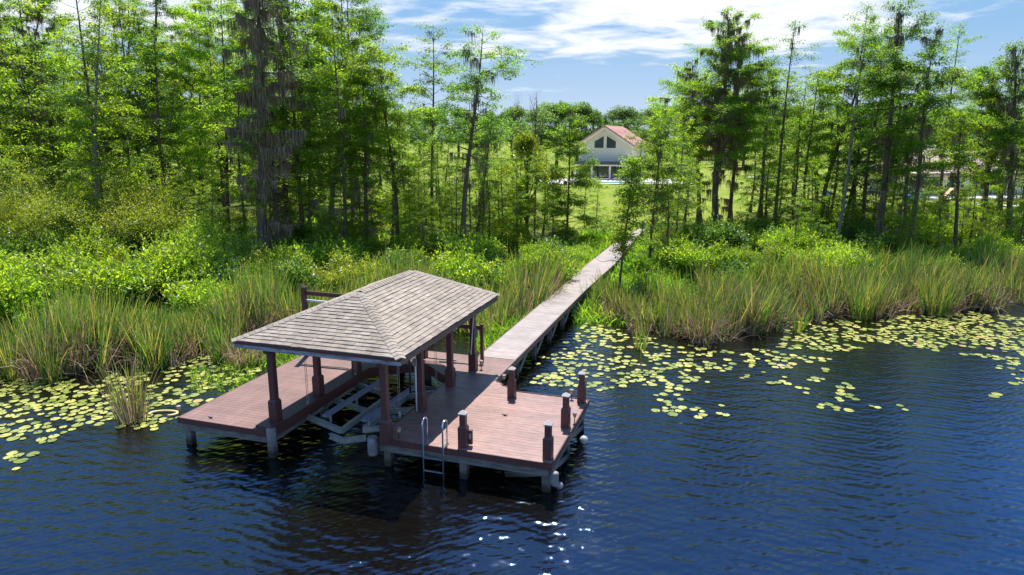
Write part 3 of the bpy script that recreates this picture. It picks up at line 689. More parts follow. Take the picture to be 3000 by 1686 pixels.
def barrel(lab, px, y, grp='blue barrels near the far lawn'):
    o = MB().lathe(0,0,[(.27,0),(.3,.2),(.3,.7),(.27,.9)],12).build('barrel', M['blue'], smooth=True); o.location = (xat(px,y),y,float(gz(xat(px,y),y))+.02); tag(o, lab, 'barrel', grp)
barrel('small blue barrel between the dark-trunked right cypresses', 2085, 84); barrel('small blue barrel left of the pink-roofed house', 2290, 80)
# tan path strips on the lawn
for i, (xa, ya, xb, yb, w0) in enumerate([(2420,78,2900,70,2.2),(1880,120,2300,116,2.0),(2040,92,2230,70,2.0)]):
    A = Vector((xat(xa,ya),ya,0)); B = Vector((xat(xb,yb),yb,0)); n = 24; V, F = [], []
    for k in range(n+1):
        p = A.lerp(B, k/n); p.y += .6*math.sin(k*.4)
        for s in (-1, 1): V.append((p.x, p.y+s*w0/2*(.8+.2*math.sin(k*1.7)), float(gz(p.x, p.y+s*w0/2))+.12))
    for k in range(n): F.append((2*k, 2*k+2, 2*k+3, 2*k+1))
    o = MB().add(V, F).build('path', M['paving']); tag(o, kind='structure')
# camper at the far left
Y3 = 62; cx3 = xat(55, Y3, 1.5)
rv = thing('camper', 'white camper trailer glimpsed through the trees at the far left', 'camper', (cx3, Y3, float(gz(cx3, Y3))), R(6))
MB().box(-4.2,2.6,-1.2,1.2,.7,3.15).build('body', M['rvwhite'], rv, bevel=.12)
for x in (-2.6,-.6,1.0):
    wn = MB().box(x,x+.75,-1.23,-1.205,1.75,2.5).build('window', M['glass'], rv); MB().box(x-.05,x+.8,-1.215,-1.203,1.7,2.55).build('frame', M['dark'], wn)
MB().box(1.95,2.45,-1.23,-1.203,.8,2.6).build('door', M['dirtywhite'], rv); MB().box(-1.2,-.6,-.3,.3,3.15,3.4).build('roof_vent', M['dirtywhite'], rv)
for x in (-1.2,-.2): MB().tube([(x,-1.2,.42),(x,-.95,.42)], .4, 16).build('wheel', M['dark'], rv)
# ------------------------------------------------------------------ vegetation builders
def leaves(P, D, L_, Wd, rng, flat=.5, fold=0):
    """diamond leaves at P along unit D; returns V,F"""
    n = len(P); up = rng.normal(size=(n, 3)); up[:, 2] = np.abs(up[:, 2])+flat*2.2
    S = np.cross(D, up); S /= np.linalg.norm(S, axis=1, keepdims=True)+1e-9
    L_ = np.asarray(L_).reshape(-1, 1)*np.ones((n, 1)); Wd = np.asarray(Wd).reshape(-1, 1)*np.ones((n, 1))
    V = np.empty((n, 4, 3)); V[:, 0] = P; V[:, 1] = P+D*L_*.5+S*Wd*.5; V[:, 2] = P+D*L_; V[:, 3] = P+D*L_*.5-S*Wd*.5
    return V.reshape(-1, 3), np.arange(n*4).reshape(n, 4)
def tubes(paths, n=5):
    """paths: list of (pts (k,3), radii (k)); one mesh"""
    Vs, Fs, b = [], [], 0
    q = np.linspace(0, 2*np.pi, n, endpoint=False)
    for P, r in paths:
        P = np.asarray(P); k = len(P); T = np.gradient(P, axis=0); T /= np.linalg.norm(T, axis=1, keepdims=True)+1e-9
        ref = np.array([0, 0, 1.]) if abs(T[0, 2]) < .8 else np.array([1., 0, 0])
        A = np.cross(T, ref); A /= np.linalg.norm(A, axis=1, keepdims=True)+1e-9; B = np.cross(T, A)
        V = P[:, None]+(A[:, None]*np.cos(q)[None, :, None]+B[:, None]*np.sin(q)[None, :, None])*np.asarray(r)[:, None, None]
        i, j = np.meshgrid(np.arange(k-1), np.arange(n), indexing='ij'); i = i.ravel(); j = j.ravel(); j2 = (j+1) % n
        Fs.append(b+np.stack([i*n+j, i*n+j2, (i+1)*n+j2, (i+1)*n+j], -1)); Vs.append(V.reshape(-1, 3)); b += k*n
    return np.concatenate(Vs), np.concatenate(Fs)
def ribbons(P, D, L_, w, rng, seg=3, sag=0., hang=False, wob=.12):
    """thin tapering ribbons, root P, direction D, bending by sag"""
    n = len(P); S = np.cross(D, rng.normal(size=(n, 3))); S /= np.linalg.norm(S, axis=1, keepdims=True)+1e-9
    t = np.linspace(0, 1, seg+1); L_ = np.asarray(L_).reshape(-1, 1); w = np.asarray(w).reshape(-1, 1)*np.ones((n, 1))
    V = np.empty((n, seg+1, 2, 3)); wb = rng.normal(size=(n, 3))*wob; sg = np.asarray(sag).reshape(-1, 1)*np.ones((n, 1))
    H = D.copy(); H[:, 2] = 0; H /= np.linalg.norm(H, axis=1, keepdims=True)+1e-9
    for i, a in enumerate(t):
        c = P+D*L_*a+wb*L_*np.sin(a*3)*.35
        c = c+H*L_*sg*a*a*.6; c[:, 2] -= (L_*sg*a**2.6*.8)[:, 0]
        ww = w*(1-a*.85)*.5
        V[:, i, 0] = c-S*ww; V[:, i, 1] = c+S*ww
    V = V.reshape(n, -1, 3); base = np.arange(n)[:, None]*(2*(seg+1))
    F = np.concatenate([np.stack([base[:, 0]+2*i, base[:, 0]+2*i+1, base[:, 0]+2*i+3, base[:, 0]+2*i+2], -1) for i in range(seg)])
    return V.reshape(-1, 3), F
def cypress_geo(H, r0, seed, base=.25, spread=.20, nbr=60, lean=(0, 0), top=1.0, dens=1.0, moss=0., leaf=.155, up=.25, forks=0, gaps=.15, prof='cone', stub=10, cap=3.6, limbs=()):
    """returns trunk(V,F), crown(V,F), moss(V,F) or None"""
    g = np.random.default_rng(seed); paths = []
    k = 12; t = np.linspace(0, 1, k)
    ax = np.zeros((k, 3)); ax[:, 2] = t*H
    ax[:, 0] = lean[0]*H*t**1.15; ax[:, 1] = lean[1]*H*t**1.15
    w1 = g.normal(size=2)*.012*H; ph = g.random(2)*6
    ax[:, 0] += w1[0]*np.sin(t*5+ph[0])-w1[0]*math.sin(ph[0]); ax[:, 1] += w1[1]*np.sin(t*4+ph[1])-w1[1]*math.sin(ph[1])
    rad = r0*((1-t)**.85*.86+.05)*(1+.75*np.exp(-t*28))
    tp = ax.copy(); tp = np.vstack([[ax[0]-[0, 0, .5]], tp]); paths.append((tp, np.concatenate([[rad[0]*1.25], rad])))
    leads = [(ax, rad)]
    for f in range(forks):
        tf = g.uniform(.12, .45); p0 = np.array([np.interp(tf, t, ax[:, c]) for c in range(3)]); a = g.uniform(0, 6.28); Lf = H*(1-tf)*g.uniform(.6, .9)
        kk = np.linspace(0, 1, 8); o = np.stack([np.cos(a)*(kk**.6)*H*.09, np.sin(a)*(kk**.6)*H*.09, kk*Lf], -1)+p0
        rr = r0*(1-tf)*.7*((1-kk)*.9+.06); paths.append((o, rr)); leads.append((o, rr))
    LP_, LD, MP = [], [], []
    for li, (A, RR) in enumerate(leads):
        tt = np.linspace(0, 1, len(A)); n = nbr if li == 0 else int(nbr*.55)
        b0 = base if li == 0 else .1
        az = g.uniform(0, 6.28)
        for i in range(n):
            s = b0+(1-b0)*((i+g.random())/n)**.9
            s = min(s, .985); az += 2.4+g.normal()*.5
            if prof == 'cone': pf = (1-s)**.75*1.15+.10
            elif prof == 'round': pf = math.sin(math.pi*min(1, max(.05, (s-b0)/(1-b0)))**.8)*.85+.22*(1-s)+.12
            else: pf = .35+.75*math.sin(math.pi*min(1, (s-b0)/(1-b0)*.9+.1))    # column
            Lb = min(cap*g.uniform(.8, 1.1), H*spread*1.12*pf*g.uniform(.45, 1.2))
            if g.random() < gaps: Lb *= .4
            p0 = np.array([np.interp(s, tt, A[:, c]) for c in range(3)])
            el = up+g.normal()*.27+(.5*(s-.5) if s > .5 else -.05)
            d = np.array([math.cos(az)*math.cos(el), math.sin(az)*math.cos(el), math.sin(el)])
            m = 6; q = np.linspace(0, 1, m)[:, None]; B = p0+d*Lb*q
            B[:, 2] -= (q[:, 0]**2)*Lb*.22*(1.15-s); B[1:] += g.normal(size=(m-1, 3))*Lb*.03
            rb = max(.012, np.interp(s, tt, RR)*.33)*(1-q[:, 0]*.85)
            paths.append((B, rb))
            if Lb > .5: MP.append((B, Lb, s))
            # twigs
            nt_ = max(4, int(Lb*4.4*dens)); 
            for j in range(nt_):
                c = g.uniform(.22, 1)**.8; pb = np.array([np.interp(c, q[:, 0], B[:, x]) for x in range(3)])
                side = 1 if j % 2 else -1; a2 = az+side*g.uniform(.35, 1.25)
                Lt = min(1.7, max(.35, Lb*.42))*(1.15-c*.55)*g.uniform(.6, 1.2)
                e2 = el*.4+g.normal()*.24-.05
                d2 = np.array([math.cos(a2)*math.cos(e2), math.sin(a2)*math.cos(e2), math.sin(e2)])
                if Lt > .6 and j % 2 == 0: paths.append((np.array([pb, pb+d2*Lt*.5, pb+d2*Lt-[0, 0, Lt*.12]]), [.014, .010, .004]))
                nl = max(8, int(Lt*54*dens*(.22/leaf)**1.3)); x = g.random((nl, 1))**.85
                p = pb+d2*Lt*x; p[:, 2] -= (x[:, 0]**2)*Lt*.15
                p += g.normal(size=(nl, 3))*[.17, .17, .085]
                a3 = a2+g.uniform(-1.3, 1.3, nl); e3 = g.normal(size=nl)*.42-.32
                LP_.append(p); LD.append(np.stack([np.cos(a3)*np.cos(e3), np.sin(a3)*np.cos(e3), np.sin(e3)], -1))
    for s, a, Lb in limbs:                                       # long dead moss-hung limbs
        p0 = np.array([np.interp(s, t, ax[:, c]) for c in range(3)]); q = np.linspace(0, 1, 8)[:, None]; d = np.array([math.cos(a), math.sin(a), .16]); B = p0+d*Lb*q; B[:, 2] += np.sin(q[:, 0]*3)*Lb*.05; B[1:] += g.normal(size=(7, 3))*.06
        paths.append((B, .085*(1-q[:, 0]*.8))); MP += [(B, Lb, s)]*4
        for j in range(5):
            c = B[g.integers(3, 8)]; e = g.normal(size=3)*[.5, .5, .25]; paths.append((np.array([c, c+e*.6, c+e*1.4]), [.03, .02, .008]))
    for i in range(stub):                                        # dead bare stubs below the crown
        s = g.uniform(.06, base+.12); p0 = np.array([np.interp(s, t, ax[:, c]) for c in range(3)]); a = g.uniform(0, 6.28); Lb = g.uniform(.4, 1.6)
        q = np.linspace(0, 1, 4)[:, None]; d = np.array([math.cos(a), math.sin(a), .12]); B = p0+d*Lb*q; B[1:] += g.normal(size=(3, 3))*.08
        paths.append((B, .028*(1-q[:, 0]*.8))); MP.append((B, Lb, s))
    P = np.concatenate(LP_); D = np.concatenate(LD)
    L_ = leaf*g.uniform(.6, 1.35, len(P)); CV = leaves(P, D, L_, L_*g.uniform(.26, .46, len(P)), g, .55)
    mo = None
    if moss > 0:
        pts, ln = [], []
        for B, Lb, s in MP:
            if g.random() > moss*.9+.1: continue
            q = np.linspace(0, 1, len(B))
            for c in g.uniform(.02, .85, max(1, int(Lb*4.2*moss))):
                pb = np.array([np.interp(c, q, B[:, x]) for x in range(3)]); n = g.integers(10, 26); big = g.uniform(.35, 1.15)*(1.25-c*.6)*(.6+.6*moss)
                pts.append(pb+g.normal(size=(n, 3))*[.10, .10, .03]); ln.append(big*g.uniform(.35, 1, n))
        if moss > .55:                                           # moss draped along the trunk
            for i in range(int(11*moss)):
                s = g.uniform(base*.7, .6); p0 = np.array([np.interp(s, t, ax[:, c]) for c in range(3)]); a = g.uniform(0, 6.28); rr = np.interp(s, t, rad)
                n = 15; pts.append(p0+np.array([math.cos(a), math.sin(a), 0])*(rr+.08)+g.normal(size=(n, 3))*[.14, .14, .2]); ln.append(g.uniform(.5, 1.5, n))
        if pts:
            P = np.concatenate(pts); L2 = np.concatenate(ln); D = g.normal(size=(len(P), 3))*.07; D[:, 2] = -1
            mo = ribbons(P, D/np.linalg.norm(D, axis=1, keepdims=True), L2, .035+.03*g.random(len(P)), g, 3, wob=.10)
    return tubes(paths, 6), CV, mo
NM = {}
def cypress(label, loc, rz=0, leafm='cyp', bark='bark', group=None, name='cypress_tree', **kw):
    T, C, Mo = cypress_geo(**kw)
    r = thing(name, label, 'tree', loc, rz, group)
    mesh_np('trunk', T[0], T[1], M[bark], r, smooth=True); mesh_np('crown', C[0], C[1], M[leafm], r)
    if Mo: mesh_np('hanging_moss', Mo[0], Mo[1], M['moss'], r)
    return r
def shrub_geo(rx, rz_, seed, n=6000, leaf=.10, lobes=9, ar=.5):
    """leaf shell over uneven lobes, plus stems"""
    g = np.random.default_rng(seed); c = g.normal(size=(lobes, 3))*[.42, .42, .25]; c *= [rx, rx, rz_]; c[:, 2] = np.abs(c[:, 2])+rz_*.45
    rad = g.uniform(.28, .55, lobes)*min(rx, rz_)*1.1; wgt = rad**2/np.sum(rad**2); li = g.choice(lobes, n, p=wgt)
    d = g.normal(size=(n, 3)); d /= np.linalg.norm(d, axis=1, keepdims=True); d[:, 2] = np.abs(d[:, 2])*.9-.25*(g.random(n))
    rr = rad[li]*(1+.22*np.sin(d[:, 0]*7+li)+.18*np.sin(d[:, 1]*9+li*2))*g.uniform(.45, 1.08, n)**.5
    P = c[li]+d*rr[:, None]; P[:, 2] = np.maximum(P[:, 2], .05+.3*g.random(n))
    D = d*.6+g.normal(size=(n, 3))*.7; D[:, 2] += .1; D /= np.linalg.norm(D, axis=1, keepdims=True)
    L_ = leaf*g.uniform(.6, 1.4, n); CV = leaves(P, D, L_, L_*ar*g.uniform(.8, 1.2, n), g, .5)
    # shoots breaking the outline
    m = n//5; ls = g.choice(lobes, m//12+1, p=wgt); sp, sdn = [], []
    for l in ls:
        dd = g.normal(size=3); dd[2] = abs(dd[2])+.5; dd /= np.linalg.norm(dd); x = g.uniform(.75, 1.55, (12, 1)); sp.append(c[l]+dd*rad[l]*x); sdn.append(dd+g.normal(size=(12, 3))*.6)
    sp = np.concatenate(sp); sdn = np.concatenate(sdn); sdn /= np.linalg.norm(sdn, axis=1, keepdims=True)
    c2 = leaves(sp, sdn, leaf*1.1, leaf*ar, g, .5)
    V = np.concatenate([CV[0], c2[0]]); F = np.concatenate([CV[1], c2[1]+len(CV[0])])
    paths = []
    for l in range(lobes):
        e = c[l]; paths.append((np.array([[e[0]*.15, e[1]*.15, -.1], [e[0]*.5, e[1]*.5, e[2]*.55], e]), [.035, .025, .01]))
    return tubes(paths, 5), (V, F)
def shrub(label, loc, leafm='broad', name='shrub', group=None, scale=1, rz=0, cat='shrub', **kw):
    T, C = shrub_geo(**kw); r = thing(name, label, cat, loc, rz, group)
    mesh_np('stems', T[0], T[1], M['bark'], r); mesh_np('foliage', C[0], C[1], M[leafm], r); r.scale = (scale,)*3
    return r
def oak_geo(H, seed, n=14000, leaf=.30, wide=.42, base=.25):
    g = np.random.default_rng(seed); lob = 26; c = np.empty((lob, 3)); a = g.uniform(0, 6.28, lob); s = g.random(lob)
    rr = H*wide*np.sqrt(g.random(lob))*np.sin(np.pi*(s*.85+.12)); c[:, 0] = np.cos(a)*rr; c[:, 1] = np.sin(a)*rr; c[:, 2] = H*(base+.05+(.88-base)*s)
    rad = H*g.uniform(.07, .14, lob); li = g.choice(lob, n, p=rad**2/np.sum(rad**2)); d = g.normal(size=(n, 3)); d /= np.linalg.norm(d, axis=1, keepdims=True); d[:, 2] = np.where(d[:, 2] < -.3, -d[:, 2]*.5, d[:, 2])
    P = c[li]+d*(rad[li]*g.uniform(.35, 1.15, n)**.6)[:, None]; D = d+g.normal(size=(n, 3))*.8; D /= np.linalg.norm(D, axis=1, keepdims=True)
    L_ = leaf*g.uniform(.6, 1.4, n); C = leaves(P, D, L_, L_*.55, g, .4)
    paths = [(np.array([[0, 0, -.5], [0, 0, H*.3], [.1, 0, H*.62], [.1, .1, H*.85]]), [H*.026, H*.02, H*.012, H*.003])]
    for l in range(0, lob, 2): paths.append((np.array([[0, 0, max(H*.2, c[l, 2]*.6)], c[l]*[.5, .5, .85], c[l]]), [H*.009, H*.006, H*.002]))
    return tubes(paths, 6), C
# ------------------------------------------------------------------ near trees, placed where they stand
def tree_at(bx, by, tx, ty, label, r=.16, **kw):
    """base and top seen at (bx,by) and (tx,ty)"""
    p = at(bx, by, .2); p.z = float(gz(p.x, p.y))
    # height: ray of the top meets the vertical plane through the base
    y = -(ty*KP-843)/2000; x = (tx*KP-1500)/2000; c, s = math.cos(PITCH), math.sin(PITCH); dy = c+y*s; dz = -s+y*c; t = p.y/dy
    H = HC+dz*t-p.z; X = x*t
    kw.setdefault('lean', ((X-p.x)/H, 0)); cypress(label, p, H=H, r0=r, **kw)
    return p, H
tree_at(660,675,650,-190,'thick dark moss-draped cypress right behind the cattails, nearest big trunk left of the roof', r=.34, seed=11, base=.34, spread=.15, nbr=44, moss=1.0, leafm='cyp_b', stub=30, up=.1, dens=.6, gaps=.35, prof='col', limbs=((.40,.15,3.2),(.41,3.0,2.7),(.36,-.3,2.2),(.31,.2,1.8),(.12,-.1,2.2),(.52,2.7,2.2),(.55,.4,2.4)))
tree_at(722,640,712,-140,'second mossy cypress just right of the thick dark trunk', r=.24, seed=12, base=.2, spread=.13, nbr=46, moss=.9, stub=16, prof='col', leafm='cyp_b')
tree_at(826,632,830,-90,'tall straight cypress with pale trunk behind the boathouse ridge', r=.2, seed=13, base=.28, spread=.17, nbr=62, moss=.4, leafm='cyp_y', bark='bark_pale', prof='col')
tree_at(926,652,905,150,'short mossy cypress with rough dark stem left of the walkway trees', r=.18, seed=14, base=.35, spread=.20, nbr=44, moss=.5, leafm='cyp_y', prof='col')
tree_at(1000,650,962,112,'bright green cypress with twisted trunk and rounded top behind the roof', r=.17, seed=15, base=.42, spread=.20, nbr=54, moss=.35, leafm='cyp_y', prof='col')
tree_at(1090,622,1085,62,'slender open cypress with a forked thin top, left of the leaning one', r=.17, seed=16, base=.22, spread=.17, nbr=54, moss=.12, leafm='cyp', gaps=.35, dens=.7, prof='col')
tree_at(1166,664,1206,78,'leaning cypress with thick trunk just above the boathouse roof corner', r=.24, seed=17, base=.42, spread=.20, nbr=50, moss=.35, leafm='cyp_b', dens=.8, gaps=.25, prof='col')
tree_at(1196,640,1240,260,'thin mossy cypress behind the leaning trunk', r=.13, seed=18, base=.35, spread=.17, nbr=30, moss=.7, leafm='cyp_b', dens=.7)
tree_at(1426,612,1432,262,'small conical cypress left of the gabled house', r=.12, seed=19, base=.12, spread=.27, nbr=72, moss=.15, leafm='cyp', dens=1.2, gaps=.2, bark='bark')
tree_at(1556,742,1592,400,'thin young cypress at the boardwalk edge, with bare lower stem', r=.085, seed=20, base=.40, spread=.20, nbr=44, moss=.15, leafm='cyp_y', dens=1.4, gaps=.25, stub=6)
tree_at(1634,662,1660,318,'young feathery cypress in front of the gabled house, right of the boardwalk', r=.10, seed=21, base=.30, spread=.27, nbr=66, moss=.15, leafm='cyp', dens=.9, prof='round')
tree_at(1800,585,1815,26,'tallest spreading mossy cypress right of the house, middle trunk', r=.32, seed=22, base=.36, spread=.25, nbr=70, moss=.8, leafm='cyp', forks=1, prof='round', dens=.85, gaps=.2, cap=5.2, stub=18)
tree_at(1758,570,1745,150,'mossy cypress trunk leaning left of the tallest spreading cypress', r=.24, seed=23, base=.42, spread=.27, nbr=44, moss=.8, leafm='cyp_y', prof='round', dens=.85, gaps=.2, cap=4.8)
tree_at(1836,565,1878,190,'mossy cypress trunk right of the tallest spreading cypress', r=.22, seed=24, base=.38, spread=.24, nbr=40, moss=.85, leafm='cyp', prof='round', dens=.85, gaps=.2, cap=4.8)
tree_at(1944,602,2004,50,'slim leaning cypress standing alone with sparse pointed top', r=.15, seed=25, base=.45, spread=.10, nbr=44, moss=.1, leafm='cyp_b', dens=.65, gaps=.35, prof='col')
tree_at(2062,600,2150,95,'dark-trunked cypress with broad pads right of the slim leaning one', r=.22, seed=26, base=.40, spread=.21, nbr=50, moss=.4, leafm='cyp', prof='col')
tree_at(2100,632,2195,62,'pale slanting cypress stem crossing in front of the dark trunk', r=.14, seed=27, base=.5, spread=.15, nbr=44, moss=.1, leafm='cyp', bark='bark_pale', prof='col', dens=.8)
tree_at(2142,600,2192,8,'tall narrow cypress whose thin top touches the clouds', r=.18, seed=28, base=.40, spread=.13, nbr=50, moss=.25, leafm='cyp_b', dens=.7, gaps=.3, prof='col')
tree_at(2204,640,2268,14,'tall thick-trunked cypress with forked dark limbs', r=.27, seed=29, base=.30, spread=.17, nbr=60, moss=.5, leafm='cyp_b', prof='col', dens=.85)
tree_at(2274,655,2372,92,'slanting cypress left of the pink-roofed house', r=.19, seed=30, base=.35, spread=.17, nbr=54, moss=.45, leafm='cyp', prof='col')
tree_at(2398,648,2420,300,'short crooked cypress before the pink-roofed house', r=.16, seed=31, base=.4, spread=.22, nbr=36, moss=.3, leafm='cyp_y', prof='col')
tree_at(2360,560,2412,60,'layered flat-topped cypress rising above the pink-roofed house', r=.17, seed=32, base=.35, spread=.15, nbr=44, moss=.2, leafm='cyp', prof='round', gaps=.3)
tree_at(2470,605,2500,190,'mossy cypress with dark stem right of the pink-roofed house', r=.2, seed=33, base=.35, spread=.22, nbr=50, moss=.7, leafm='cyp_b', prof='col')
tree_at(2536,640,2545,112,'broad cypress at the right edge of the view', r=.24, seed=34, base=.42, spread=.22, nbr=58, moss=.6, leafm='cyp', prof='round')
tree_at(256,640,250,-60,'pale slender trunk between the two yellow-green willows', r=.15, seed=35, base=.22, spread=.15, nbr=70, moss=.12, leafm='cyp_y', bark='bark_pale', dens=.8)
tree_at(62,560,110,-40,'mossy dark-topped cypress at the far left', r=.22, seed=36, base=.3, spread=.16, nbr=50, moss=.85, leafm='cyp_b', prof='col', forks=1)
tree_at(-40,560,-20,-20,'mossy cypress cut by the left edge of the view', r=.2, seed=37, base=.3, spread=.18, nbr=46, moss=.6, leafm='cyp_b', prof='col')
tree_at(165,540,150,60,'feathery bright cypress between the left edge and the pale trunk', r=.15, seed=38, base=.1, spread=.19, nbr=76, moss=.1, leafm='cyp_y')
tree_at(395,560,400,-160,'tall dark-stemmed cypress behind the right-hand willow', r=.26, seed=39, base=.3, spread=.13, nbr=56, moss=.35, leafm='cyp_b', prof='col')
tree_at(440,575,436,175,'small bright cypress in front of the tall dark stem', r=.11, seed=40, base=.12, spread=.22, nbr=60, moss=.1, leafm='cyp_y')
tree_at(330,545,300,-120,'dense blue-green cypress left of the tall dark stem', r=.2, seed=41, base=.25, spread=.15, nbr=60, moss=.3, leafm='cyp_b', prof='col')
tree_at(575,600,560,-60,'bright layered cypress left of the thick mossy trunk', r=.17, seed=42, base=.22, spread=.2, nbr=66, moss=.3, leafm='cyp_y', prof='col')
tree_at(505,560,500,30,'pale-stemmed cypress left of the bright layered one', r=.16, seed=43, base=.25, spread=.15, nbr=50, moss=.3, leafm='cyp', prof='col')
tree_at(620,600,610,60,'thin cypress stem close left of the thick mossy trunk', r=.12, seed=44, base=.3, spread=.14, nbr=36, moss=.4, leafm='cyp')
tree_at(890,600,880,-50,'leafy cypress right of the tall straight pale one', r=.17, seed=45, base=.3, spread=.17, nbr=60, moss=.2, leafm='cyp_b', prof='col')
tree_at(780,600,770,120,'bright cypress between the mossy pair and the straight pale trunk', r=.14, seed=46, base=.2, spread=.2, nbr=56, moss=.3, leafm='cyp_y', prof='col')

# woods behind, individual trees copied from a few kinds
g = np.random.default_rng(99)
PT = []
for i, (kw, lm) in enumerate([(dict(H=15, r0=.26, base=.30, spread=.17, nbr=60, moss=.35, prof='col', leaf=.19, dens=.62), 'cyp_b'), (dict(H=15, r0=.18, base=.10, spread=.2, nbr=66, moss=.1, leaf=.19, dens=.62), 'cyp'),
                       (dict(H=15, r0=.28, base=.3, spread=.2, nbr=54, moss=.5, prof='round', leaf=.19, dens=.62), 'cyp_b'), (dict(H=15, r0=.16, base=.14, spread=.19, nbr=66, moss=.1, prof='col', leaf=.19, dens=.62), 'cyp_y')]):
    PT.append((kw, lm, 200+i))
BK = []
def wood(px, y, H, k, label, grp):
    x = (px*KP-1500)/2000*(y*1.0)/math.cos(PITCH)*1.0
    x = (px*KP-1500)/2000*(y*math.cos(PITCH)+ (HC)*math.sin(PITCH)); z = float(gz(x, y)); kw, lm, sd_ = PT[k]
    if BK[k] is None: BK[k] = cypress(label, (x, y, z), leafm=lm, group=grp, seed=sd_, **kw); o = BK[k]
    else: o = dup(BK[k], (x, y, z), label=label, group=grp)
    s = H/15; o.scale = (s*float(g.uniform(.9, 1.15)), s*float(g.uniform(.9, 1.15)), s); o.rotation_euler = (0, 0, float(g.uniform(0, 6.28)))
BK = [None]*4
KIND = ['cool green cypress', 'dark green conical cypress', 'mossy round-topped cypress', 'bright green cypress']
for i in range(60):                                      # left wood
    px = -260+1230*(i+.5)/60+g.uniform(-20, 20); y = g.uniform(42, 96); k = int(g.integers(0, 4)); H = g.uniform(13, 19)*(1+(y-44)/260) if px < 900 else g.uniform(9, 12)
    wood(px, y, H, k, KIND[k]+' in the shaded wood behind the left shore', 'cypresses of the wood behind the left shore')
for i in range(38):                                      # between, low
    px = 1890+860*(i+.5)/38+g.uniform(-25, 25); y = g.uniform(46, 74); k = int(g.integers(0, 4)); H = g.uniform(9, 14)
    if 2270 < px < 2500: H = g.uniform(3.5, 5)
    wood(px, y, H, k, KIND[k]+' in the tree belt behind the right shore', 'cypresses of the belt behind the right shore')
for i in range(44):                                      # saplings and low growth under the tall trees
    if i < 30: px = -200+1300*(i+.5)/30+g.uniform(-15, 15); wh = 'among the trunks of the left wood'; gr = 'cypress saplings of the left wood'
    else: px = 1960+720*(i-29.5)/14+g.uniform(-15, 15); wh = 'among the trunks of the right belt'; gr = 'cypress saplings of the right belt'
    wood(px, g.uniform(40, 56), g.uniform(3.5, 7.0), int(g.choice([1, 3, 3])), 'bright low cypress sapling '+wh, gr)
for (px, y, H) in ((985,50,9.6),(1005,46,7),(1045,47,6.2),(1075,45,6.8),(1110,46,7.4),(1135,49,6),(1185,46,6.8),(1205,56,8.2),(1230,47,6.5),(1255,52,7.6),(1300,47,6.2),(1345,48,6.6),(1365,55,7.2),(1670,46,6.5),(1725,47,7),(1470,60,5),(1500,56,4.6),(1020,60,8.8),(1060,52,7.6),(1095,66,8.6),(1130,56,8.5),(1150,45,6.5),(1215,50,8),(1240,62,8.6),(1265,48,7),(1290,60,8.4),(1310,52,7.2),(1330,66,8.3),(1375,62,7.5),(1390,50,6),(1700,50,9.5),(1650,72,9.8),(1720,62,10.5),(1690,80,10.5),(1610,88,9.8),(1905,54,9),(1925,66,9.5),(1960,72,9.2)):
    wood(px, y, H, int(g.choice([1, 3])), 'low bright cypress in the gap between dock and lawn', 'low cypresses before the lawn')
# a broad-leaved tree and bare twigs beside the gap
OK = []
for i in range(3):
    T, C = oak_geo(14, 300+i, leaf=.34 if i else .3, n=15000)
    r = thing('broadleaf_tree', 'x', 'tree', (0, 0, 0)); mesh_np('trunk', T[0], T[1], M['bark'], r); mesh_np('crown', C[0], C[1], M['oak'] if i else M['broad_y'], r); OK.append(r)
def oak(px, y, H, k, label, grp, wide=1.0):
    x = (px*KP-1500)/2000*(y*math.cos(PITCH)+HC*math.sin(PITCH)); z = float(gz(x, y))
    r = OK[k]
    if r.get('used'): r = dup(r, (0, 0, 0))
    OK[k]['used'] = 1; r.location = (x, y, z); s = H/14; r.scale = (s*wide, s*wide, s); r.rotation_euler = (0, 0, float(g.uniform(0, 6.28))); r['label'] = label
    if grp: r['group'] = grp
oak(1325, 50, 8.2, 0, 'yellow-green broadleaf tree left of the small conical cypress', None, .7)
for i in range(64):
    px = -150+2900*(i+.5)/64+g.uniform(-15, 15); y = g.uniform(150, 235)
    if 1380 < px < 1700: y = g.uniform(150, 190)
    oak(px, y, g.uniform(11.5, 14.5)*(1+(y-150)/400), 1+int(g.integers(0, 2)), 'hazy dark green tree of the far tree line beyond the lawn', 'trees of the far tree line', 1.15)
for r in OK:
    if 'used' in r: del r['used']
for o in bpy.data.objects:
    if 'used' in o: del o['used']
def bare(label, bx, by, tx, ty, seed):
    g2 = np.random.default_rng(seed); p = at(bx, by, .3); p.z = float(gz(p.x, p.y)); y = -(ty*KP-843)/2000; t = p.y/(math.cos(PITCH)+y*math.sin(PITCH)); H = HC+(-math.sin(PITCH)+y*math.cos(PITCH))*t-p.z
    paths = [(np.array([[0,0,-.3],[0,0,H*.5],[.1,0,H]]), [.10,.06,.012])]
    for i in range(26):
        s = g2.uniform(.4, .95); a = g2.uniform(0, 6.28); L_ = H*.3*(1.15-s); b0 = np.array([0, 0, s*H]); d = np.array([math.cos(a)*.45, math.sin(a)*.45, 1.]); q = np.linspace(0, 1, 5)[:, None]
        B = b0+d*L_*q+g2.normal(size=(5, 3))*.06; paths.append((B, .022*(1-q[:, 0]*.8)))
        for j in range(3):
            c = B[g2.integers(1, 4)]; paths.append((np.array([c, c+g2.normal(size=3)*.25+[0, 0, .35], c+g2.normal(size=3)*.4+[0, 0, .8]]), [.010, .008, .004]))
    T = tubes(paths, 5); r = thing('bare_tree', label, 'tree', p); mesh_np('trunk', T[0], T[1], M['bark'], r)
bare('leafless twiggy tree standing against the sky left of the gap', 1345,560,1340,232,5)
bare('smaller leafless tree left of the twiggy one', 1300,560,1303,252,6)

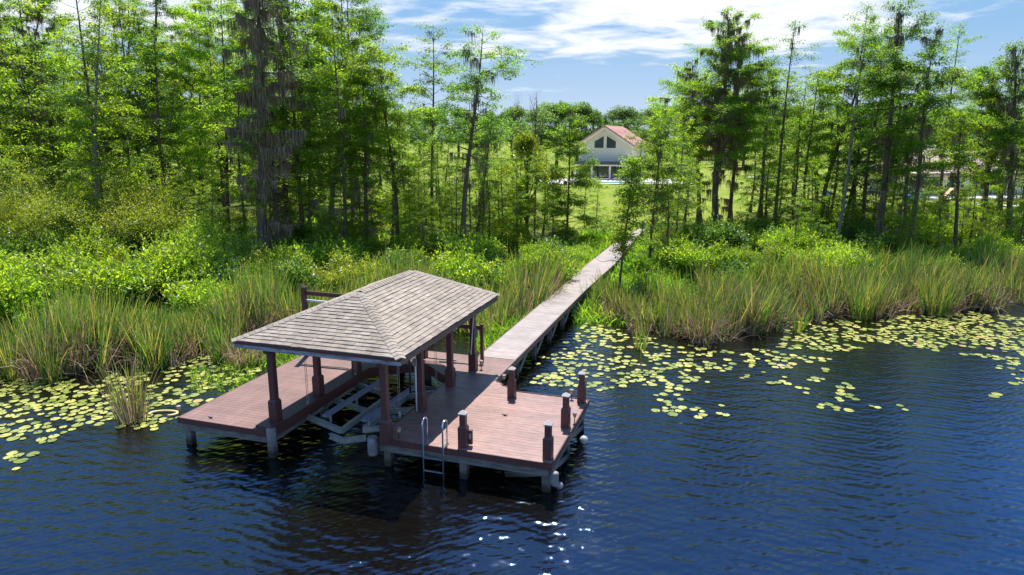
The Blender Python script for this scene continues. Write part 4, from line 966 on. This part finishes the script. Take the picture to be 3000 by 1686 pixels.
# ------------------------------------------------------------------ shrubs
SH = []
specs = [('broad', dict(rx=1.7, rz_=1.7, n=6500, leaf=.15, lobes=13, ar=.45)), ('broad_d', dict(rx=1.5, rz_=1.6, n=6000, leaf=.14, lobes=12, ar=.5)),
         ('herb', dict(rx=1.5, rz_=1.0, n=6000, leaf=.17, lobes=12, ar=.28)), ('broad_y', dict(rx=1.6, rz_=1.5, n=7000, leaf=.14, lobes=14, ar=.35)), ('broad', dict(rx=1.2, rz_=2.0, n=6000, leaf=.13, lobes=12, ar=.5))]
for i, (lm, kw) in enumerate(specs):
    SH.append([shrub('x', (0, 0, 0), lm, seed=400+i, **kw), False])
KS = ['mid green leafy shrub', 'dark glossy shrub', 'low bright narrow-leaved shrub', 'yellow-green shrub', 'upright mid green shrub']
def put_shrub(k, x, y, s, where, grp, sz=1.0):
    z = float(gz(x, y)); r = SH[k][0]
    if SH[k][1]: r = dup(r, (0, 0, 0))
    SH[k][1] = True; r.location = (x, y, z-.08); r.rotation_euler = (0, 0, float(g.uniform(0, 6.28))); r.scale = (s, s, s*sz)
    r['label'] = KS[k]+' '+where; r['group'] = grp
# willows, big individual
p = at(75, 690, .2); shrub('large yellow-green willow bush at the left edge', p, 'broad_y', 'willow_bush', cat='bush', seed=50, rx=3.3, rz_=4.9, n=34000, leaf=.13, lobes=26, ar=.28)
p = at(370, 660, .2); shrub('large round yellow-green willow bush between pale trunk and thick mossy trunk', p, 'broad_y', 'willow_bush', cat='bush', seed=51, rx=3.3, rz_=4.1, n=34000, leaf=.13, lobes=26, ar=.28)
p = at(500, 690, .2); shrub('pale green rounded bush right of the big round willow', p, 'broad', 'bush', cat='bush', seed=52, rx=2.0, rz_=2.2, n=14000, leaf=.12, lobes=18, ar=.4)
for i in range(100):                                      # left understory belt
    px = -140+1580*(i+.5)/100+g.uniform(-25, 25); py = g.uniform(590, 835) if px < 660 else g.uniform(600, 745)
    p = at(px, py, .2)
    if p.y < shore(p.x)-.6: p.y = float(shore(p.x))-.6+g.random()*1.5
    k = int(g.choice([0, 1, 2, 3, 4], p=[.38, .24, .06, .10, .22])); put_shrub(k, p.x, p.y, g.uniform(.6, 1.05) if px > 600 else g.uniform(.8, 1.3), 'in the thicket behind the left cattails', 'shrubs behind the left cattails')
for i in range(32):                                      # further back under the left wood
    px = -150+1350*(i+.5)/32+g.uniform(-25, 25); p = at(px, g.uniform(500, 590), .3)
    put_shrub(int(g.choice([0, 1, 3, 4])), p.x, p.y, g.uniform(.8, 1.35), 'on the shaded floor of the left wood', 'shrubs on the floor of the left wood')
for i in range(16):
    px = 2000+620*(i+.5)/16+g.uniform(-15, 15); p = at(px, g.uniform(545, 590), .3)
    put_shrub(int(g.choice([0, 1, 3, 4])), p.x, p.y, g.uniform(.6, 1.0), 'between the trunks of the right belt', 'shrubs between the trunks of the right belt')
for i in range(92):                                      # right understory belt
    px = 1640+1040*(i+.5)/92+g.uniform(-20, 20); py = g.uniform(585, 715)
    p = at(px, py, .2)
    if p.y < shore(p.x)+1: p.y = float(shore(p.x))+1+g.random()*3
    k = int(g.choice([0, 1, 2, 3, 4], p=[.3, .3, .12, .14, .14])); put_shrub(k, p.x, p.y, g.uniform(.55, 1.0), 'in the thicket behind the right cattails', 'shrubs behind the right cattails')
for i in range(22):                                      # along the boardwalk
    t = g.random(); u = 27+t*25; v = (-8.1-g.uniform(1.0, 3.4)) if i % 2 else (-6.7+g.uniform(1.0, 3.6)); q = W(u, v)
    if q.y < shore(q.x)-.5: continue
    put_shrub(int(g.choice([2, 3, 0], p=[.6, .2, .2])), q.x, q.y, g.uniform(.35, .62), 'close beside the boardwalk', 'shrubs close beside the boardwalk', .8)
p = at(1812, 655, .2); put_shrub(1, p.x, p.y, 1.2, 'at the foot of the tallest mossy cypress', 'dark shrubs under the mossy cypress')
p = at(1760, 650, .2); put_shrub(1, p.x, p.y, 1.0, 'at the foot of the tallest mossy cypress', 'dark shrubs under the mossy cypress')
for r, used in SH:
    assert used

# ------------------------------------------------------------------ banana plants
bp0 = None
for i, (px, py, s, lab) in enumerate([(2010,560,1.0,'banana plant with big arching leaves right of the mossy cypresses'),(2055,548,.8,'smaller banana plant right of the big-leaved one'),(1962,556,.75,'banana plant left of the big-leaved one')]):
    p = at(px, py, .4)
    if bp0 is None:
        g3 = np.random.default_rng(8); bp0 = thing('banana_plant', lab, 'plant', p, 0, 'banana plants')
        Vs, Fs, b = [], [], 0
        for j in range(15):
            a = j*2.4+g3.normal()*.2; L_ = g3.uniform(1.5, 2.4); el = g3.uniform(.5, 1.2); w = .34; pts = []
            for k in range(7):
                t = k/6; r = L_*math.cos(el)*t*(1+.3*t); z = .9+L_*math.sin(el)*t-1.3*t*t*L_*.5; ww = w*math.sin(math.pi*(.1+.88*t))
                for sgn in (-1, 0, 1): pts.append((math.cos(a)*r-math.sin(a)*ww*sgn, math.sin(a)*r+math.cos(a)*ww*sgn, z-abs(sgn)*.06))
            for k in range(6):
                for c in (0, 1): Fs.append([b+3*k+c, b+3*k+c+1, b+3*k+c+4, b+3*k+c+3])
            Vs += pts; b += 21
        mesh_np('leaves', np.array(Vs), np.array(Fs), M['banana'], bp0)
        MB().tube([(0,0,-.1),(0,0,1.1)], [.14,.09], 8).build('stem', M['banana'], bp0)
        bp0.scale = (s,)*3
    else: o = dup(bp0, p, i*1.3, (s,)*3, lab)

# ------------------------------------------------------------------ cattails
FR = [(-500,1010),(-150,985),(0,942),(150,940),(300,930),(420,915),(520,890),(600,872),(720,850),(860,838),(1000,838),(1150,845),(1250,838),(1330,815),(1400,795),(1462,772),(1500,770),(1545,800),(1600,830),(1680,850),(1770,865),(1900,842),(1960,815),(2060,798),(2200,790),(2300,784),(2400,786),(2480,776),(2576,762),(2800,752),(3200,740)]
def on_walk(x, y, m=.15):
    u = x*SU+y*CU; v = x*CU-y*SU
    return (-8.06-m < v < -6.74+m and u > 18) or (u < 21.1 and -14.1 < v < -3.4)
def reeds(n, g, depth, pxr, front=True, hmin=1.5, hmax=2.7, sagm=.3, dead=False, tuft=True):
    fx = np.array([a[0] for a in FR], float); fy = np.array([a[1] for a in FR], float)
    px = g.uniform(pxr[0], pxr[1], n); py = np.interp(px, fx, fy)
    P = np.array([at(a, b)[:] for a, b in zip(px, py)])
    d = g.random(n)**1.0*depth
    # ragged edge and tufts
    d = np.where(P[:, 0] < -8, d*.62, d)
    P[:, 1] += d+.5*np.sin(P[:, 0]*2.1)+.4*np.sin(P[:, 0]*5.3+1); P[:, 0] += d*.25*0+g.normal(size=n)*.12
    if tuft:
        c = np.floor(P[:, :2]/.75); h = np.abs(np.sin(c[:, 0]*127.1+c[:, 1]*311.7)*43758.5) % 1; keep = g.random(n) < (.25+.75*(h > .35)); P = P[keep]; d = d[keep]
        c = np.floor(P[:, :2]/.75); cc = (c+.5)*.75; P[:, :2] += (cc-P[:, :2])*.35
    ok = np.array([not on_walk(x, y) for x, y in P[:, :2]]); P = P[ok]; n = len(P)
    P[:, 2] = np.maximum(gz(P[:, 0], P[:, 1]), -.1)-.02
    L_ = g.uniform(hmin, hmax, n)*(.78+.22*np.sin(P[:, 0]*.9+P[:, 1]*.4)); D = g.normal(size=(n, 3))*(.16 if not dead else .42); D[:, 0] += .05+.10*np.sin(P[:, 0]*.7)+.13*(np.sin(np.floor(P[:, 0]/.9)*91.7+np.floor(P[:, 1]/.9)*37.3)); D[:, 1] += .12*np.sin(np.floor(P[:, 0]/1.1)*53.1+np.floor(P[:, 1]/.8)*17.7); D[:, 2] = 1
    D /= np.linalg.norm(D, axis=1, keepdims=True)
    return ribbons(P, D, L_, g.uniform(.03, .065, n), g, 4, sag=g.random(n)**2*sagm, wob=.05)
def merge(parts):
    b = 0; Vs, Fs = [], []
    for V, F in parts: Vs.append(V); Fs.append(F+b); b += len(V)
    return np.concatenate(Vs), np.concatenate(Fs)
g = np.random.default_rng(21)
def stuffobj(name, lab, cat, parts, m):
    V, F = merge(parts); o = mesh_np(name, V, F, M[m]); tag(o, lab, cat, kind='stuff'); return o
def tuft(px, py, n, r, hmin, hmax, spread=.16, sag=.4):
    p = at(px, py); a = g.uniform(0, 6.28, n); rr = r*np.sqrt(g.random(n)); P = np.stack([p.x+np.cos(a)*rr, p.y+np.sin(a)*rr, np.full(n, -.05)], -1)
    D = np.stack([np.cos(a)*spread*g.random(n)*1.6, np.sin(a)*spread*g.random(n)*1.6, np.ones(n)], -1); D += g.normal(size=(n, 3))*.05; D /= np.linalg.norm(D, axis=1, keepdims=True)
    return ribbons(P, D, g.uniform(hmin, hmax, n), g.uniform(.025, .045, n), g, 4, sag=g.random(n)**2*sag, wob=.05)
stuffobj('green_cattails', 'tall green cattail leaves along the shore left of the boardwalk', 'cattails', [reeds(12000, g, 5.2, (-160, 1470), hmin=1.8, hmax=3.4, sagm=.2), tuft(565,905,160,.45,1.6,2.4), tuft(395,925,120,.4,1.5,2.5), tuft(30,950,120,.35,1.4,2.3), tuft(130,960,60,.25,1.2,2.2)], 'reed')
stuffobj('green_cattails', 'tall green cattail leaves along the shore right of the boardwalk', 'cattails', [reeds(14500, g, 5.2, (1490, 3000), hmin=1.7, hmax=3.1, sagm=.2), tuft(1780,845,120,.35,1.5,2.2), tuft(1900,835,140,.4,1.0,2.2), tuft(2010,835,60,.25,.9,1.5), tuft(2165,800,160,.5,1.6,2.4), tuft(2350,790,200,.55,1.6,2.5)], 'reed')
stuffobj('dead_cattails', 'dry tan cattail stalks tangled at the water edge left of the boardwalk', 'dead cattails', [reeds(6000, g, 3.2, (-160, 1470), hmin=.7, hmax=2.1, sagm=1.2, dead=True), reeds(8500, g, 4.2, (-160, 1470), hmin=1.2, hmax=2.9, sagm=.7, dead=False), tuft(620,915,140,.5,.8,1.9,.3,1.1), tuft(110,945,150,.6,.9,2.2,.25,.9)], 'dead')
stuffobj('dead_cattails', 'dry tan cattail stalks tangled at the water edge right of the boardwalk', 'dead cattails', [reeds(15000, g, 4.0, (1500, 3000), hmin=1.1, hmax=2.6, sagm=.8, dead=False), reeds(11000, g, 2.3, (1500, 3000), hmin=.5, hmax=1.7, sagm=1.2, dead=True), tuft(1560,800,260,.8,.5,1.3,.5,1.1), tuft(1770,860,240,.45,.8,2.0,.3,.9)], 'dead')
cl = stuffobj('cattail_clump', 'isolated half-dry cattail clump standing among the lily pads left of the dock', 'cattails', [tuft(335,1060,75,.42,.9,2.3,.16,.45)], 'dead')
tf = tuft(330,1052,70,.35,1.2,2.4,.12,.3); o = mesh_np('cattail_clump', tf[0], tf[1], M['reed']); tag(o, 'sparse green leaves of the isolated clump among the left lily pads', 'cattails', kind='stuff')
tf = merge([tuft(1612,880,40,.2,.5,1.4,.2,.4), tuft(1480,775,60,.3,.7,1.9,.2,.4), tuft(1500,800,30,.2,.7,1.6,.2,.4)]); o = mesh_np('cattail_clump', tf[0], tf[1], M['reed']); tag(o, 'thin cattail sprigs in the blue inlet beside the boardwalk', 'cattails', kind='stuff')
# low bright marsh herbs: behind the left wing and along the walk
def herb(n, box, hmin, hmax, z=None):
    P = []
    while len(P) < n:
        a, b = g.uniform(box[0], box[1]), g.uniform(box[2], box[3]); q = at(a, b)
        if on_walk(q.x, q.y, .05): continue
        P.append((q.x, q.y, max(-.05, float(gz(q.x, q.y)))))
    P = np.array(P); D = g.normal(size=(n, 3))*.35; D[:, 2] = 1; D /= np.linalg.norm(D, axis=1, keepdims=True)
    return ribbons(P, D, g.uniform(hmin, hmax, n), g.uniform(.03, .06, n), g, 3, sag=g.random(n)*.8, wob=.08)
stuffobj('marsh_grass', 'low bright green marsh grass in the shallows behind the left wing of the dock', 'marsh grass', [herb(2600, (560, 900, 868, 925), .2, .55), herb(500, (480, 640, 925, 985), .15, .4), herb(1800, (1190, 1330, 820, 890), .2, .6)], 'herb')
def walk_herb(n, side, us):
    g_ = g; u = g_.uniform(us[0], us[1], n); v = (-8.15-g_.random(n)**1.3*3.6) if side == 0 else (-6.6+g_.random(n)**1.3*4.2)
    P = np.array([W(a, b)[:] for a, b in zip(u, v)]); P[:, 2] = np.maximum(-.05, gz(P[:, 0], P[:, 1])); D = g_.normal(size=(n, 3))*.4; D[:, 2] = 1; D /= np.linalg.norm(D, axis=1, keepdims=True)
    return ribbons(P, D, g_.uniform(.45, 1.15, n), g_.uniform(.04, .08, n), g_, 3, sag=g_.random(n)*.9, wob=.08)
stuffobj('marsh_plants', 'bright green leafy marsh plants crowding both sides of the boardwalk', 'marsh plants', [walk_herb(7000, 0, (26, 55)), walk_herb(7000, 1, (29, 55))], 'herb')
# undergrowth and meadow under the trees
def meadow(n, xr, dr, hmin, hmax, w=.05):
    X = g.uniform(xr[0], xr[1], n); d = g.uniform(dr[0], dr[1], n); Y = shore(X)+d
    ok = np.array([not on_walk(a, b) for a, b in zip(X, Y)]); X = X[ok]; Y = Y[ok]; n = len(X)
    P = np.stack([X, Y, gz(X, Y)-.03], -1); D = g.normal(size=(n, 3))*.45; D[:, 2] = 1; D /= np.linalg.norm(D, axis=1, keepdims=True)
    return ribbons(P, D, g.uniform(hmin, hmax, n), g.uniform(w*.7, w*1.4, n), g, 2, sag=g.random(n)*.9, wob=.1)
stuffobj('undergrowth', 'bright weedy undergrowth on the wet ground under the trees', 'undergrowth', [meadow(9000, (-40, 0), (3, 42), .3, .8, .12), meadow(9000, (0, 45), (4, 16), .3, .75, .12)], 'herb')

# ------------------------------------------------------------------ lily pads
g = np.random.default_rng(5)
def pad_geo(r, g, n=14):
    a = np.linspace(.16, 2*np.pi-.16, n); rr = r*(1+.05*np.sin(a*3+g.uniform(0, 6))); V = [(0, 0, .012)]
    for q, x in zip(a, rr): V.append((math.cos(q)*x, math.sin(q)*x, .016+g.uniform(-.004, .012)))
    return V, [(0, i, i+1) for i in range(1, n)]
ZN = [ # cx, cy, rx, ry, n (photo areas mapped to the water)
 (110,1010,150,48,190),(330,985,160,42,100),(520,945,120,28,60),(60,1085,70,30,32),(300,1035,120,30,40),(450,925,110,20,50),(80,960,110,18,70),(520,1008,14,6,2),(70,1150,55,22,8),(40,1175,20,6,2),
 (1440,900,120,55,95),(1560,880,110,50,70),(1640,905,110,45,60),(1500,840,70,35,45),(1400,960,60,25,22),(1570,960,70,26,22),(1740,905,110,36,40),(1690,960,90,22,20),(1850,935,80,20,16),
 (2200,835,230,26,150),(2420,815,200,26,150),(2350,850,160,22,60),(2080,860,120,26,44),(1960,900,90,26,34),(2520,860,80,26,40),(2500,900,60,10,14),(2550,925,40,20,16),(2560,960,30,10,8),(2000,950,60,12,7),
 (1690,1000,60,8,6),(1740,1035,90,18,16),(1690,1030,40,8,5),(1830,1030,30,20,4),(1960,965,40,10,5),(2020,985,25,10,4),(2130,995,60,14,9),(2040,1018,50,10,7),(2140,985,40,14,5),(2240,1030,40,12,5),(2320,1042,10,3,1),(2110,1030,20,8,2),(2515,990,22,12,3),(2060,905,30,26,5),(1920,905,40,20,6),(2070,930,30,10,3),(1480,985,30,12,5)]
occ = {}
PADS = []
for cx, cy, rx, ry, n in ZN:
    zs = []
    for _ in range(int(n*(1.15 if cy < 880 and cx > 1900 else .8))):
        for tr in range(12):
            a = g.uniform(0, 6.28); r = math.sqrt(g.random()); p = at(cx+rx*r*math.cos(a), cy+ry*r*math.sin(a)); rad = g.uniform(.075, .165)
            if zs and g.random() < .62:
                q = zs[int(g.integers(0, len(zs)))]; a = g.uniform(0, 6.28); dd = (q[2]+rad)*g.uniform(.9, 1.25); p = Vector((q[0]+dd*math.cos(a), q[1]+dd*math.sin(a), 0))
            if on_walk(p.x, p.y, .1): continue
            c = (int(p.x//.5), int(p.y//.5)); near = [q for i in (-1, 0, 1) for j in (-1, 0, 1) for q in occ.get((c[0]+i, c[1]+j), ())]
            if all((q[0]-p.x)**2+(q[1]-p.y)**2 > ((q[2]+rad)*.9)**2 for q in near):
                occ.setdefault(c, []).append((p.x, p.y, rad)); PADS.append((p.x, p.y, rad)); zs.append((p.x, p.y, rad)); break
PADS.sort(key=lambda q: (q[0]**2+q[1]**2)/q[2]**2)
protos = []
for i in range(6):
    V, F = pad_geo(1, g); me = bpy.data.meshes.new('lily_pad'); me.from_pydata([(x, y, z*1.0) for x, y, z in V], [], F); me.materials.append(M['pad']); protos.append(me)
for i, (x, y, r) in enumerate(PADS[:300]):
    o = bpy.data.objects.new('lily_pad', protos[i % 6]); col.objects.link(o); o.location = (x, y, .002); o.rotation_euler = (0, 0, float(g.uniform(0, 6.28))); o.scale = (r, r*float(g.uniform(.85, 1)), .6); o.rotation_euler.x = float(g.normal()*.02)
    v = x*CU-y*SU
    lab, grp = ('round notched lily pad floating left of the dock', 'lily pads left of the dock') if v < -9 else (('yellow-green lily pad floating right of the boardwalk and platform', 'lily pads right of the dock') if x < 12 else ('small yellow-green lily pad far out on the open water at the right', 'lily pads out on the right'))
    tag(o, lab, 'lily pad', grp)
Vs, Fs, b = [], [], 0
for x, y, r in PADS[300:]:
    V, F = pad_geo(r, g, 12); V = np.array(V); V[:, 2] = V[:, 2]*.6+.002; V[:, 0] += x; V[:, 1] += y
    th = g.uniform(0, 6.28); c_, s_ = math.cos(th), math.sin(th); dx, dy = V[:, 0]-x, V[:, 1]-y; V[:, 0] = x+dx*c_-dy*s_; V[:, 1] = y+dx*s_+dy*c_
    Vs.append(V); Fs.append(np.array(F)+b); b += len(V)
o = mesh_np('lily_pads', np.concatenate(Vs), np.concatenate(Fs), M['pads']); tag(o, 'sheet of small distant lily pads along the cattail edge', 'lily pads', kind='stuff')
